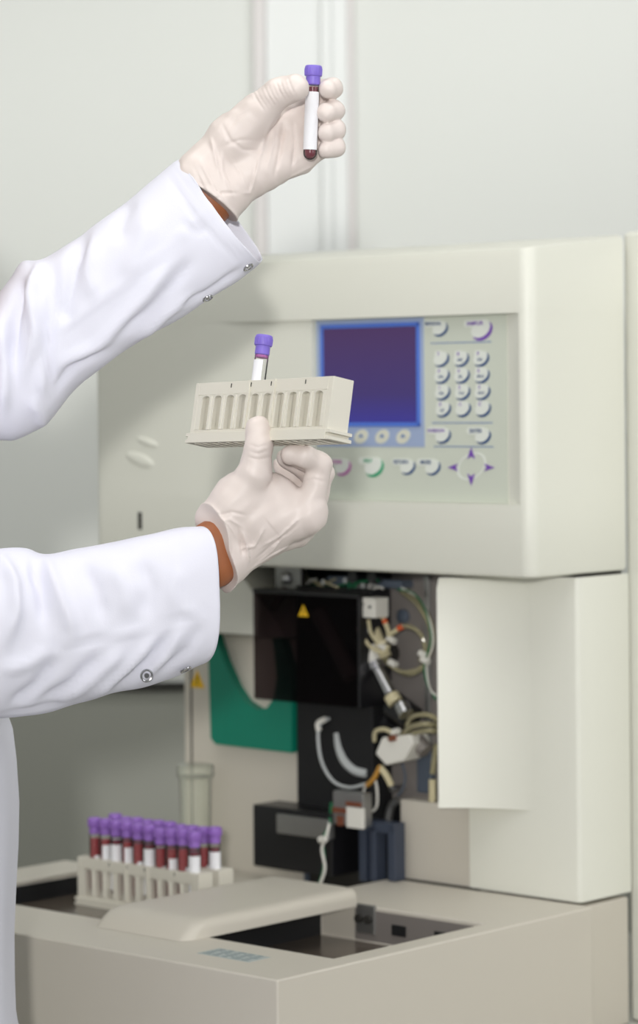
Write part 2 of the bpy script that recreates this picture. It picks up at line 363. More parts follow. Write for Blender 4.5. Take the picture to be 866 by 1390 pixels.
# curved cheek above the column
A = [(q0, .372), (-.520, .372), (-.492, .345), (-.462, .318), (-.440, .297), (-.430, .281), (q0, .281)]
MB().loft([[(x, -.03, z) for x, z in A], [(x, BK, z) for x, z in A]]).build('housing_cheek', 'case', an, .003)
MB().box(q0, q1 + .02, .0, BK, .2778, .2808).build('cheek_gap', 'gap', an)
MB().box(q1, q1 + .004, -.006, BK, BENCH + .1, .272).build('column_edge', 'bluegrey', an)
gi = [(290, 858), (304, 899), (319, 932), (332, 952), (349, 963), (362, 961), (372, 947), (376, 919), (372, 880), (370, 867)]
go = [(382, 866), (393, 906), (396, 952), (396, 1022), (292, 1010), (286, 1002), (282, 862)]
pl = [onY(a, b, -.014) for a, b in gi + go]; pl = [(p[0], p[2]) for p in pl]
MB().loft([[(x, -.014, z) for x, z in pl], [(x, -.0005, z) for x, z in pl]]).build('green_insert', 'tealgreen', an)
def warning(px, py, w, y, name='warning_sign'):
    q = onY(px, py, y); x, z = q[0], q[2]
    T = [(x - w/2, z - w*.42), (x + w/2, z - w*.42), (x, z + w*.45)]
    o = MB().loft([[(a, y, b) for a, b in T], [(a, y - .0006, b) for a, b in T]]).build(name, 'yellow', an)
    o['label'] = 'yellow warning triangle'
    MB().box(x - w*.045, x + w*.045, y - .0009, y - .0005, z - w*.14, z + w*.18).box(x - w*.05, x + w*.05, y - .0009, y - .0005, z - w*.3, z - w*.2).build('warning_symbol', 'gap', o)
warning(268, 922, .026, -.0002)
# interior cavity
xo = -.21
MB().box(q1, xo, .088, .093, -.02, .372).box(-.60, q1 + .002, .088, .093, .27, .372).box(xo, xo + .003, .03, .093, -.02, .372).box(q1, xo, .0, .093, .366, .371).build('cavity_lining', 'blackm', an)
MB().box(-.345, -.214, .026, .031, .085, .366).build('mounting_plate', 'plate', an, .001)
def IY(px, py, y): return Vector(onY(px, py, y))
pq = IY(586, 860, .03); MB().box(pq.x - .004, pq.x + .004, .02, .04, .10, .362).build('edge_post', 'alu', an, .0008)
for (px, py, r) in ((566, 795, .008), (566, 835, .009), (537, 833, .004), (533, 920, .0035), (575, 1000, .004)):
    p = IY(px, py, .05); m = MB(); ring = [[(p.x + r*s_*math.cos(2*math.pi*k/16), y, p.z + r*s_*math.sin(2*math.pi*k/16)) for k in range(16)] for s_, y in ((1, .027), (1, .022), (.6, .020))]
    m.loft(ring, True).build('plate_screw', 'steel' if r < .006 else 'bluegrey', an)
# top row: bracket, small circuit blocks, knobs
p = IY(397, 785, .0); br = MB().box(p.x - .028, p.x + .016, -.002, .004, p.z - .016, p.z + .016).build('metal_bracket', 'alu', an, .001)
m = MB(); m.loft([[(p.x - .008 + .008*s_*math.cos(2*math.pi*k/16), y, p.z + .008*s_*math.sin(2*math.pi*k/16)) for k in range(16)] for s_, y in ((1, .0), (1, -.006), (.5, -.008))]); m.build('screw', 'steel', br)
for (a, b, c, d, mm) in ((448, 783, 477, 794, 'bluegrey'), (516, 788, 549, 797, 'bluegrey'), (480, 792, 514, 800, 'alu'), (420, 796, 470, 804, 'wireg')):
    p = IY(a, d, .01); q = IY(c, b, .01); MB().box(p.x, q.x, .005, .03, p.z, q.z).build('circuit_block', mm, an, .001)
for (px, py) in ((484, 783), (510, 784)):
    p = IY(px, py, .0); MB().tube([(p.x, .02, p.z), (p.x, -.008, p.z)], .0075, 14).build('black_knob', 'black', an)
for (px, py) in ((453, 801), (500, 803), (440, 790), (470, 788), (494, 795)):
    p = IY(px, py, -.004); MB().tube([(p.x, .01, p.z), (p.x, -.006, p.z)], .0034, 10).build('fitting', 'steel', an)
rr = random.Random(9)
for k in range(7):
    pts = [IY(402 + rr.uniform(0, 30) + k*16, 800 + rr.uniform(-14, 2), .004 - rr.uniform(0, .012)) for _ in range(4)]
    MB().tube(smooth_path(pts), .0012, 7).build('fine_wire', rr.choice(['wireg', 'cream', 'white']), an)
# smoked cover
cz0 = onY(346, 948, -.035); cz1 = onY(342, 803, -.035); cxr = onY(487, 808, -.035)[0]
sc_ = MB().box(cz0[0], cxr, -.037, -.034, cz0[2], cz1[2]).build('smoked_cover', 'smoke', an, .001)
MB().box(cz0[0], cxr + .001, -.038, -.012, cz1[2] - .001, cz1[2] + .004).build('cover_top_edge', 'black', sc_, .001)
MB().box(cxr - .001, cxr + .002, -.037, .02, cz0[2], cz1[2]).build('cover_side', 'black', sc_, .0006)
w = onY(411, 829, -.0375)
warning(412, 829, .0165, -.0375)
# mechanism behind the cover
bx = IY(402, 960, -.01); MB().box(bx.x, cxr - .002, -.01, .05, .06, .345).build('pump_housing', 'blackm', an, .002)
p, q = IY(432, 830, -.018), IY(478, 920, -.018)
MB().tube([p, q], .011, 16).build('pump_cylinder', 'plate', an)
p, q = IY(362, 840, -.02), IY(388, 800, -.02); MB().tube([p, q], .006, 12).build('cover_arm', 'plate', an)
# white manifold block at the cover's top right
p = IY(488, 838, -.03); q = IY(509, 812, -.03); wb = MB().box(p.x, q.x, -.03, -.005, p.z, q.z).build('manifold_block', 'white', an, .0012)
for (px, py) in ((492, 820), (502, 824)): 
    p = IY(px, py, -.0305); MB().tube([(p.x, -.0295, p.z), (p.x, -.0315, p.z)], .0018, 10).build('port', 'gap', wb)
# slanted syringe
syr = MB().tube([IY(492, 850, -.01), IY(510, 905, -.012)], .0085, 16).build('syringe_barrel', 'white', an)
MB().tube([IY(500, 838, -.004), IY(524, 892, .0)], .0075, 16).build('syringe_barrel', 'cream', an)
MB().tube([IY(508, 900, -.012), IY(512, 908, -.012)], .0115, 18).build('syringe_collar', 'steel', syr)
MB().tube([IY(511, 906, -.012), IY(530, 942, -.014)], .0078, 18).build('syringe_plunger', 'steel', syr)
MB().tube([IY(531, 944, -.014), IY(537, 954, -.014)], .0095, 18).build('plunger_nut', 'cream', syr)
mt = MB(); mt.tube([IY(534, 956, .0), IY(560, 976, .0)], .0165, 20); mt.tube([IY(534, 975, .01), IY(522, 990, .012)], .014, 16)
mt.build('motor', 'black', an)
MB().tube([IY(545, 957, -.017), IY(551, 970, -.02)], .0095, 18).build('motor_pulley', 'steel', an)
MB().tube([IY(522, 890, .005), IY(534, 885, .03)], .012, 14).build('pivot_block', 'gap', an)
MB().tube([IY(566, 1005, .0), IY(578, 1020, .0)], .010, 16).build('motor', 'plate', an)
for (px, py) in ((489, 840), (499, 841)): MB().tube([IY(px, py, -.02), IY(px + 1, py + 18, -.02)], .0022, 8).build('metal_rod', 'alu', an)
# clear hoses
def hose(pts, r, m, name='hose'):
    return MB().tube(smooth_path([IY(a, b, y) for a, b, y in pts]), r, 9).build(name, m, an)
hose([(545, 803, .01), (566, 820, -.004), (583, 850, -.01), (584, 880, -.01), (574, 905, -.01), (556, 915, -.006), (534, 906, -.002), (522, 892, .0)], .0028, 'tubing')
hose([(552, 801, .01), (576, 826, .0), (588, 860, -.006), (582, 892, -.006), (568, 908, -.008), (545, 912, -.008), (526, 900, -.004)], .0026, 'tubing')
hose([(532, 862, -.01), (545, 850, -.014), (562, 853, -.014), (574, 866, -.012), (577, 885, -.01), (570, 897, -.01)], .0026, 'tubing')
hose([(490, 842, -.022), (493, 862, -.024), (503, 878, -.024), (520, 886, -.02), (528, 876, -.018)], .0022, 'cream')
hose([(500, 842, -.022), (504, 860, -.026), (514, 872, -.026), (524, 870, -.02)], .0022, 'cream')
hose([(515, 826, -.006), (520, 838, -.01), (527, 856, -.012), (528, 868, -.012)], .0030, 'cream')
hose([(522, 842, -.0115), (523.5, 846, -.0125)], .0034, 'orange', 'ring_marker')
hose([(541, 853, -.0135), (547, 850, -.014)], .0034, 'orange', 'ring_marker')
hose([(527, 862, -.014), (534, 858, -.014), (540, 854, -.0135)], .0028, 'cream')
for (px, py, y) in ((519, 877, -.02), (531, 868, -.012), (574, 888, -.014), (577, 896, -.014), (533, 900, -.006)):
    MB().tube([IY(px - 4, py - 2, y), IY(px + 5, py + 3, y)], .0042, 10).build('white_connector', 'white', an)
hose([(540, 800, .0), (562, 806, -.004), (578, 830, -.012), (585, 868, -.014), (576, 900, -.014), (579, 925, -.01), (592, 950, -.006)], .0012, 'wireg', 'green_wire')
hose([(545, 798, .0), (568, 812, -.006), (582, 838, -.012), (588, 872, -.014), (579, 905, -.014), (584, 935, -.01), (592, 944, -.006)], .0011, 'white', 'white_wire')
# lower coils, white valve block
hose([(552, 985, -.01), (560, 973, -.012), (578, 970, -.01), (592, 976, -.004), (598, 990, .01)], .0030, 'tubing')
hose([(545, 998, -.01), (560, 986, -.014), (580, 983, -.012), (600, 986, .01)], .0034, 'tubing')
hose([(548, 1002, -.008), (566, 994, -.012), (585, 992, -.01), (602, 994, .01)], .0030, 'tubing')
hose([(508, 1006, -.006), (510, 993, -.01), (522, 990, -.012), (535, 996, -.012)], .0028, 'cream')
vb = [IY(a, b, -.02) for a, b in ((509, 1023), (518, 1001), (556, 997), (561, 1010), (548, 1033), (523, 1039))]
MB().loft([[(v.x, -.02, v.z) for v in vb], [(v.x, .012, v.z) for v in vb]]).build('valve_block', 'white', an, .002)
for a, b in ((533, 1003), (537, 994)): MB().tube([IY(a - 4, b, -.021), IY(a + 4, b - 2, -.021)], .0038, 10).build('valve_fitting', 'white' if b < 1000 else 'copper', an)
hose([(447, 975, -.015), (434, 984, -.018), (432, 1005, -.02), (437, 1035, -.022), (452, 1060, -.024), (474, 1069, -.022), (497, 1064, -.02)], .0020, 'hosew')
hose([(433, 992, -.018), (432, 982, -.018), (442, 976, -.016)], .0036, 'white', 'hose_end')
hose([(459, 995, -.006), (461, 1015, -.008), (468, 1033, -.01), (482, 1046, -.01), (499, 1050, -.008)], .0056, 'hosew')
hose([(498, 1066, -.02), (508, 1056, -.022), (516, 1040, -.022)], [.0030]*13, 'amber')
hose([(516, 1042, -.02), (524, 1052, -.02), (531, 1066, -.016)], .0040, 'cream')
hose([(496, 1066, -.016), (492, 1085, -.016), (502, 1101, -.016), (511, 1095, -.016), (512, 1075, -.018), (510, 1060, -.02)], .0016, 'white')
hose([(546, 1036, .0), (550, 1055, .0), (546, 1072, .0), (540, 1080, .0)], .0014, 'bluegrey')
hose([(540, 1085, .01), (531, 1095, .01), (527, 1112, .01)], .0050, 'alu')
for (px, py, r) in ((489, 1018, .006), (480, 1030, .004), (444, 985, .004), (436, 1082, .006), (438, 1105, .005), (455, 990, .004), (496, 1004, .004), (535, 1070, .004)):
    p = IY(px, py, -.0); MB().tube([(p.x, .02, p.z), (p.x, -.005, p.z)], r, 14).build('fitting', 'steel' if r < .005 else 'alu', an)
p = IY(587, 1065, .02); q = IY(566, 1010, .02); MB().box(p.x, q.x, .018, .03, .1, q.z).build('side_bracket', 'bluegrey', an, .002)
MB().tube([IY(587, 1088, .01), IY(587, 1058, .01)], .0045, 12).build('hose_coupling', 'cream', an)
MB().tube([IY(587, 1050, .01), IY(592, 1010, .01)], .0035, 10).build('hose', 'tubing', an)
p = IY(505, 1050, .03); q = IY(490, 960, .03); MB().box(q.x, p.x, .02, .045, p.z, q.z).build('dark_bracket', 'plate', an, .001)
# lower parts of the cavity: black drawer, grey lip, channel, bracket
p = IY(344, 1200, -.045); q = IY(450, 1105, -.045)
lb = MB().box(p.x, q.x, -.045, .03, -.0026, q.z).build('sampling_box', 'black', an, .0015)
p = IY(378, 1128, -.047); q = IY(449, 1113, -.047); MB().box(p.x, q.x, -.051, -.04, p.z - .002, q.z).build('box_lip', 'alu', lb, .0012)
for px in (397, 412): p = IY(px, 1111, -.04); MB().tube([(p.x, -.03, p.z - .004), (p.x, -.03, p.z + .004)], .004, 10).build('lip_screw', 'steel', lb)
p = IY(452, 1118, -.046); q = IY(493, 1078, -.046); sb = MB().box(p.x, q.x, -.046, -.030, p.z, q.z).build('sensor_bracket', 'alu', an, .001)
for a, b, c, d in ((452, 1098, 475, 1102), (458, 1108, 466, 1120), (470, 1090, 490, 1093)):
    p = IY(a, d, -.0465); q = IY(c, b, -.0465); MB().box(p.x, q.x, -.048, -.045, p.z, q.z).build('copper_strip', 'copper', sb)
p = IY(470, 1123, -.050); q = IY(492, 1098, -.050); MB().box(p.x, q.x, -.050, -.045, p.z, q.z).build('white_tag', 'white', sb, .0006)
ch = MB()
for a, b, c, d in ((491, 1195, 499, 1118), (506, 1195, 513, 1122), (530, 1195, 539, 1120), (491, 1126, 539, 1118)):
    p = IY(a, d if d < b else b, -.02); pp = IY(a, b, -.02); q = IY(c, d, -.02); ch.box(pp.x, q.x, -.025, -.005, pp.z, q.z)
ch.build('guide_channel', 'navy', an, .001)
hose([(450, 1090, -.03), (447, 1120, -.05), (438, 1140, -.056), (440, 1165, -.056), (438, 1185, -.056), (433, 1200, -.056)], .0018, 'wireg', 'green_wire')
hose([(447, 1118, -.052), (443, 1135, -.057), (437, 1152, -.058), (441, 1178, -.058), (435, 1199, -.058)], .0018, 'white', 'white_wire')
MB().tube([IY(434, 1140, -.059), IY(442, 1139, -.059)], .004, 10).build('wire_clip', 'white', an)
MB().box(q1, -.16, .0, .085, -.03, -.002).build('cavity_floor', 'gap', an)
# beige block right of the channel, and the base
MB().box(-.274, -.163, .004, .08, BENCH, .0925).build('inner_cover', 'case2', an, .0025)
mbb = MB()
mbb.box(-.274, 0, .012, BK, BENCH, -.0065)
mbb.build('base', 'case2', an, .003)
# right door: tall cover with a flared left wing
D = MB(); D.prism([(-.1625, 0.0)] + [(-.006, 0.0), (-.002, .002), (0, .006)] + [(0, .098), (-.1625, .098)], -.0015, .3695)
D.build('door_cover', 'case', an)
wx0 = onY(594, 950, -.050)[0]; wing = MB(); nx = 22; rings = []
for i in range(nx + 1):
    t = i/nx; x = wx0 + t*(-.050 - wx0)
    y = -.050*(1 - t)**2 + .0016*t
    zt_ = .366; rings.append([(x, y - .0006*(1-t), .0975), (x, y, .102), (x, y, zt_ - .012), (x, y + .004, zt_), (x, max(y + .012, .004), zt_), (x, max(y + .008, .004), .0975)])
wing.loft(rings, True, True).build('door_wing', 'case', an)
# thin dark slab above the door, the housing's underside shadow put into its colour
MB().box(-.21, -.004, .004, .09, .3697, .3722).build('door_shadow_strip', 'gap', an)
# ================================================================== SAMPLER
sa = local_thing('tube_rack_sampler', 'low beige sampler tray in front of the analyser with two sunken bays', 'machine', (-.33, -.3, BENCH))
XR, YB, YFr, XL = .02, -.003, -.528, -.69
zt_ = -.003
def cells(xs, ys, hgt, base):
    """one seamless solid from a grid of cells, each with its own top height"""
    b = bmesh.new(); nx_, ny_ = len(xs) - 1, len(ys) - 1
    H = [[hgt((xs[i] + xs[i+1])/2, (ys[j] + ys[j+1])/2) for j in range(ny_)] for i in range(nx_)]
    g = lambda i, j: H[i][j] if 0 <= i < nx_ and 0 <= j < ny_ else base
    def fc(*p): b.faces.new([b.verts.new(q) for q in p])
    for i in range(nx_):
        for j in range(ny_):
            z = H[i][j]; fc((xs[i], ys[j], z), (xs[i+1], ys[j], z), (xs[i+1], ys[j+1], z), (xs[i], ys[j+1], z))
            fc((xs[i], ys[j], base), (xs[i], ys[j+1], base), (xs[i+1], ys[j+1], base), (xs[i+1], ys[j], base))
            for (di, dj, p, q) in ((-1, 0, (xs[i], ys[j]), (xs[i], ys[j+1])), (1, 0, (xs[i+1], ys[j]), (xs[i+1], ys[j+1])), (0, -1, (xs[i], ys[j]), (xs[i+1], ys[j])), (0, 1, (xs[i], ys[j+1]), (xs[i+1], ys[j+1]))):
                z2 = g(i + di, j + dj)
                if z > z2 + 1e-6: fc((*p, z2), (*q, z2), (*q, z), (*p, z))
    bmesh.ops.remove_doubles(b, verts=b.verts, dist=1e-5); bmesh.ops.recalc_face_normals(b, faces=b.faces)
    bmesh.ops.dissolve_limit(b, angle_limit=.01, verts=b.verts, edges=b.edges)
    m = MB(); m.add([v.co[:] for v in b.verts], [[v.index for v in f.verts] for f in (b.verts.index_update(), b.faces)[1]]); b.free(); return m
def hcell(x, y):
    if y < -.41: return zt_
    if x > XR - .031: return zt_
    if y > -.16: return zt_ if x > -.283 else -.022
    if x < -.612: return zt_
    if x < -.333: return -.030
    if x < -.255: return zt_
    return -.045
rim = cells([XL, -.612, -.333, -.283, -.255, XR - .031, XR], [YFr, -.41, -.16, YB], hcell, BENCH)
rim.build('tray_body', 'case2', sa, .0028)
MB().box(-.609, -.336, -.407, -.163, -.0301, -.0292).build('bay_floor', 'tray', sa)
MB().box(-.252, XR - .034, -.407, -.163, -.0451, -.0442).build('bay_floor', 'tray', sa)
MB().box(-.6115, -.609, -.407, -.163, -.030, -.008).build('bay_side_plate', 'blackm', sa)
MB().box(-.2545, -.252, -.407, -.163, -.045, -.006).build('bay_side_plate', 'blackm', sa)
MB().box(-.202, -.0115, -.1605, -.1585, -.045, -.008).build('bay_back_plate', 'plate', sa)
# raised bridge lid with soft sloping edge
lid = MB(); rr_ = []
for ins, z in ((0, -.0028), (0, .006), (.001, .011), (.004, .0145), (.010, .0165), (.02, .017)):
    a, b, c, d = -.335 + ins, -.188 - ins, -.450 + ins*1.0 + max(0, z + .0028)*1.2, -.170; r = .016; pl = []
    pl += arc(a + r, c + r, r, 180, 270, 5) + arc(b - r, c + r, r, 270, 360, 5) + arc(b - .004, d - .004, .004, 0, 90, 3) + arc(a + .004, d - .004, .004, 90, 180, 3)
    rr_.append([(x, y, z) for x, y in pl])
lid.loft(rr_, True, True).build('bridge_lid', 'case2', sa, 0)
# metal bracket and sockets in the right bay
mbk = MB().box(-.232 + .034, -.17, -.163, -.158, -.035, -.002).build('metal_bracket', 'alu', sa, .001)
for x in (-.192, -.178): MB().tube([(x, -.161, -.018), (x, -.168, -.018)], .005, 12).build('bracket_screw', 'gap', mbk)
for x in (-.135, -.072): MB().box(x - .010, x + .010, -.1625, -.1600, -.032, -.020).build('socket', 'blackm', sa)
# printed sticker on the front rail
M['stick'] = mat('sticker_grey', srgb(176, 184, 182), .5, var=.02); M['stickprint'] = mat('sticker_ink', srgb(128, 142, 146), .5, var=.02)
qa = onZ(267, 1294, zt_); qb = onZ(295, 1287, zt_); xs, ys, yt_ = qa[0], qa[1], max(qb[1], qa[1] + .02)
st = MB().box(xs, xs + .075, ys, yt_, zt_, zt_ + .0003).build('rating_sticker', 'stick', sa); st['label'] = 'small grey printed sticker'
ln = MB()
for i in range(5):
    yy_ = ys + (yt_ - ys)*(i + .6)/5.4
    for k in range(5): ln.box(xs + .004 + k*.014, xs + .015 + k*.014 - .002*((i + k) % 3), yy_, yy_ + (yt_ - ys)*.09, zt_ + .0003, zt_ + .0005)
sp_ = ln.build('sticker_print', 'stickprint', st); sp_['kind'] = 'stuff'
# ------------------------------------------------------------------ neighbouring module on the right
nb = local_thing('instrument_module', 'tall pale instrument module cut off at the right edge of the view', 'machine', (.25, .2, BENCH))
ztop = onY(848, 315, .105)[2]; xl = onY(846, 315, .105)[0]
m = MB(); m.loft([[(xl, .105, BENCH), (xl + .5, .105, BENCH), (xl + .5, .45, BENCH), (xl, .45, BENCH)], [(xl - .001, .105, ztop), (xl + .5, .105, ztop), (xl + .5, .45, ztop + .03), (xl - .001, .45, ztop + .03)]])
m.build('module_body', 'case', nb, .006, 3)
MB().box(xl + .06, xl + .44, .101, .1055, .05, ztop - .08).build('module_door', 'case', nb, .003)
MB().box(.001, xl, .112, .16, BENCH, .3).build('side_seal', 'gap', nb)
# ================================================================== specimen cup
qc = onY(265, 1090, -.04)
cup = local_thing('specimen_cup', 'clear plastic specimen cup standing behind the rear tube rack', 'cup', (qc[0], -.04, -.022))
cc = (qc[0], -.04, -.022)
MB().lathe([(.001, 0), (.0165, 0), (.0175, .001), (.0205, .121), (.001, .121)], 28, cc).build('cup_wall', 'cuppl', cup)
MB().lathe([(.0210, .121), (.0235, .121), (.0235, .135), (.0215, .136), (.001, .136)], 28, cc).build('cup_lid', 'cuppl', cup)
# ================================================================== RACKS AND TUBES
RL, RW, RH = .205, .024, .058
def make_rack(label, group=None):
    t = thing('tube_rack', label, 'rack', group=group)
    m = MB(); n = 10; x0 = .009; pitch = (RL - 2*x0)/n
    H = RH
    m.box(0, .006, 0, RW, .008, H).box(RL - .007, RL, 0, RW, .008, H)             # end walls
    m.box(.006, RL - .007, .0, .0045, H - .012, H).box(.006, RL - .007, RW - .0045, RW, H - .012, H)   # top rails
    m.box(.006, RL - .007, 0, RW, .008, .0125)                                                # floor
    for i in range(n + 1):
        x = x0 + i*pitch; w_ = .0040 if i not in (4, 6) else .0046
        xa, xb = max(x - w_, .006), min(x + w_, RL - .007)
        m.box(xa, xb, 0, .006, .0125, H - .012).box(xa, xb, RW - .006, RW, .0125, H - .012)
        m.box(xa, xb, .0045, RW - .0045, .0125, H - .0005)
        if 0 < i < n: m.tube([(x, .0002, .0125), (x, .0002, H - .0135)], .0011, 8)
        if i in (4, 6): m.box(x - .0014, x + .0014, -.0016, .002, .0125, H + .0002)
    for i in range(n):                                                          # rounded slot heads
        xc = x0 + (i + .5)*pitch; hw = pitch/2 - .0036
        pl = [(xc - hw - .001, H - .0118), (xc + hw + .001, H - .0118), (xc + hw + .001, H - .0155)] + [(xc + hw*math.cos(a), H - .0165 + .0035*math.sin(a)) for a in [math.pi*k/8 for k in range(9)]] + [(xc - hw - .001, H - .016)]
        m.loft([[(x, 0, z) for x, z in pl], [(x, .0045, z) for x, z in pl]])
    body = m.build('rack_body', 'rack', t, .0005, 1)
    MB().box(.006, RL - .007, RW - .0042, RW - .0032, .0125, H - .012).build('rack_back', 'rack', t)
    b = MB().box(0, RL, -.0022, RW + .0022, 0, .0096).box(-.004, RL + .005, -.0016, RW + .0016, 0, .0034).box(-.004, RL + .005, -.0016, RW + .0016, .0062, .0094)
    b.build('rack_base', 'rack', t, .0004, 1)
    um = MB()
    for i in range(16): um.box(.008 + i*.0122, .012 + i*.0122, .001, RW - .001, -.0006, .0002)
    um.build('base_ribs', 'rack', t)
    for i, x in enumerate((.055, .085, .115, .165)): MB().box(x, x + .0012, -.0003, .0002, H - .006, H - .002).build('index_mark', 'gap', t)
    return t
def place(t, origin, Rm):
    t.matrix_world = Matrix.Translation(Vector(origin)) @ Matrix(Rm.tolist() if hasattr(Rm, 'tolist') else Rm).to_4x4()
    return t
Rh = np.array([[.6377, .759, .1312], [-.7699, .6231, .1378], [.0228, -.189, .9817]])
Th = np.array([-.1246, 2.6784, 1.49])
hr = make_rack('beige ten-slot tube rack held up in the lower gloved hand')
place(hr, Th, Rh)
Rm = np.array([[U[0], V[0], 0], [U[1], V[1], 0], [0, 0, 1.]])
ords = ['leftmost', 'second from left', 'third from left', 'fourth from left', 'fifth from left', 'fifth from right', 'fourth from right', 'third from right', 'second from right', 'rightmost']
def make_tube(label, capm, bloodm, fill, lab0, lab1, labw, laba, group=None, purple=False, TL=.075):
    t = thing('sample_tube', label, 'test tube', group=group); R = .0066
    hemi = lambda r, z0: [(max(.0004, r*math.sin(a)), z0 + r - r*math.cos(a)) for a in [math.pi/2*k/6 for k in range(7)]]
    MB().lathe(hemi(R, 0) + [(R, TL - .001), (.0004, TL - .001)], 24).build('glass_tube', 'glass', t)
    if fill: MB().lathe(hemi(R - .0011, .0011) + [(R - .0011, fill), (.0004, fill)], 20).build('blood', bloodm, t)
    c = [(.0004, TL - .0035), (.0060, TL - .0035), (.0070, TL - .0025), (.0069, TL + .0052), (.0081, TL + .0055), (.0084, TL + .0060), (.0084, TL + .0130), (.0080, TL + .0148), (.0072, TL + .0155), (.0055, TL + .0155), (.0052, TL + .0148), (.0004, TL + .0148)]
    cap = MB().lathe(c, 28).build('cap', capm, t)
    gr = MB()
    for k in range(20):
        a = 2*math.pi*k/20; gr.tube([(.0082*math.cos(a), .0082*math.sin(a), TL + .0065), (.0083*math.cos(a), .0083*math.sin(a), TL + .0125)], .0004, 5)
    gr.build('cap_ribs', capm, cap)
    def wrap(a0, a1, z0, z1, r, name, mm, n=20):
        vs = []; fs = []
        for k in range(n + 1):
            a = math.radians(a0 + (a1 - a0)*k/n)
            for rr_, z in ((r, z0), (r, z1), (r + .0002, z1), (r + .0002, z0)): vs.append((rr_*math.cos(a), rr_*math.sin(a), z))
        for k in range(n):
            for j in range(4): fs.append((k*4 + j, k*4 + (j+1) % 4, k*4 + 4 + (j+1) % 4, k*4 + 4 + j))
        return MB().add(vs, fs, True).build(name, mm, t)
    wrap(laba - labw/2, laba + labw/2, lab0, lab1, R + .0001, 'paper_label', 'paper')
    if purple: wrap(laba + labw/2 - 60, laba + labw/2 - 8, lab0 + .012, lab0 + .030, R + .0004, 'violet_sticker', 'cap2', 8)
    return t
# tube held in the upper hand
pt, pb = P(425.5, 96, 2.700), P(420.5, 217, 2.700)
ax = pt - pb; ax /= np.linalg.norm(ax); xx = np.cross([0, 1, 0], ax); xx /= np.linalg.norm(xx); yy = np.cross(ax, xx)
ht = make_tube('purple-capped blood tube with long white label held between fingers of the raised hand', 'cap', 'blood', .070, .0095, .0650, 178, -112)
place(ht, pb, np.array([xx, yy, ax]).T)
# tube standing in the held rack
rt = make_tube('purple-capped pale tube sticking out of the rack held in the hand', 'cap', None, 0, .008, .0665, 165, -105)
X_, Y_ = .0805, RW/2
place(rt, Th + Rh @ np.array([X_, Y_, .0128]), Rh)
ret = MB().lathe([(.0004, .0692), (.0060, .0692), (.0060, .0714), (.0004, .0714)], 20); o = ret.build('blood_residue', 'magenta', rt)
# rows in the tray
RX = -.556
for row, (yr, lab) in enumerate(((-.264, 'beige rack of purple-capped tubes in the sampler tray, nearer of two'), (-.230, 'beige rack behind the nearer tube rack, mostly hidden, right end showing'))):
    rk = dup(hr, lab); rk['group'] = 'racks in the sampler tray'
    place(rk, wl((RX, yr, -.030)), Rm)
rr = random.Random(5)
vars_ = []
for v, (fill, l0, l1, lw, bl, pu) in enumerate(((.067, .008, .046, 60, 'blood2', True), (.067, .008, .060, 120, 'blood2', False), (.067, .008, .062, 200, 'blood', False), (.067, .008, .056, 110, 'blood2', True))):
    vars_.append(make_tube('t', 'cap2', bl, fill, l0, l1, lw, -90, purple=pu))
used = set()
seq = [0, 1, 2, 1, 0, 2, 0, 3, 0, 2]; angs = [-60, -60, -95, -55, -65, -100, -40, -60, -30, -92]
pitch = (RL - .018)/10
for row, yr in enumerate((-.264, -.230)):
    for i in range(10):
        v = seq[i] if row == 0 else [2, 1, 3, 2, 1, 0, 2, 1, 0, 2][i]
        lab = ('purple-capped blood tube in the nearer tray rack, %s in its row' if row == 0 else 'purple-capped blood tube in the rear tray rack, %s in its row') % ords[i]
        src = vars_[v]; grp = 'blood tubes in the nearer tray rack' if row == 0 else 'blood tubes in the rear tray rack'
        if v in used: t = dup(src, lab, grp)
        else: t = src; used.add(v); t['label'] = lab; t['group'] = grp
        a = math.radians(angs[i] + 90 + (0 if row == 0 else 5)) + TH*0
        Rz = np.array([[math.cos(a), -math.sin(a), 0], [math.sin(a), math.cos(a), 0], [0, 0, 1.]])
        dz = rr.uniform(-.0015, .0015) + .014
        place(t, wl((RX + .009 + (i + .5)*pitch, yr + RW/2, -.030 + dz)), Rz)
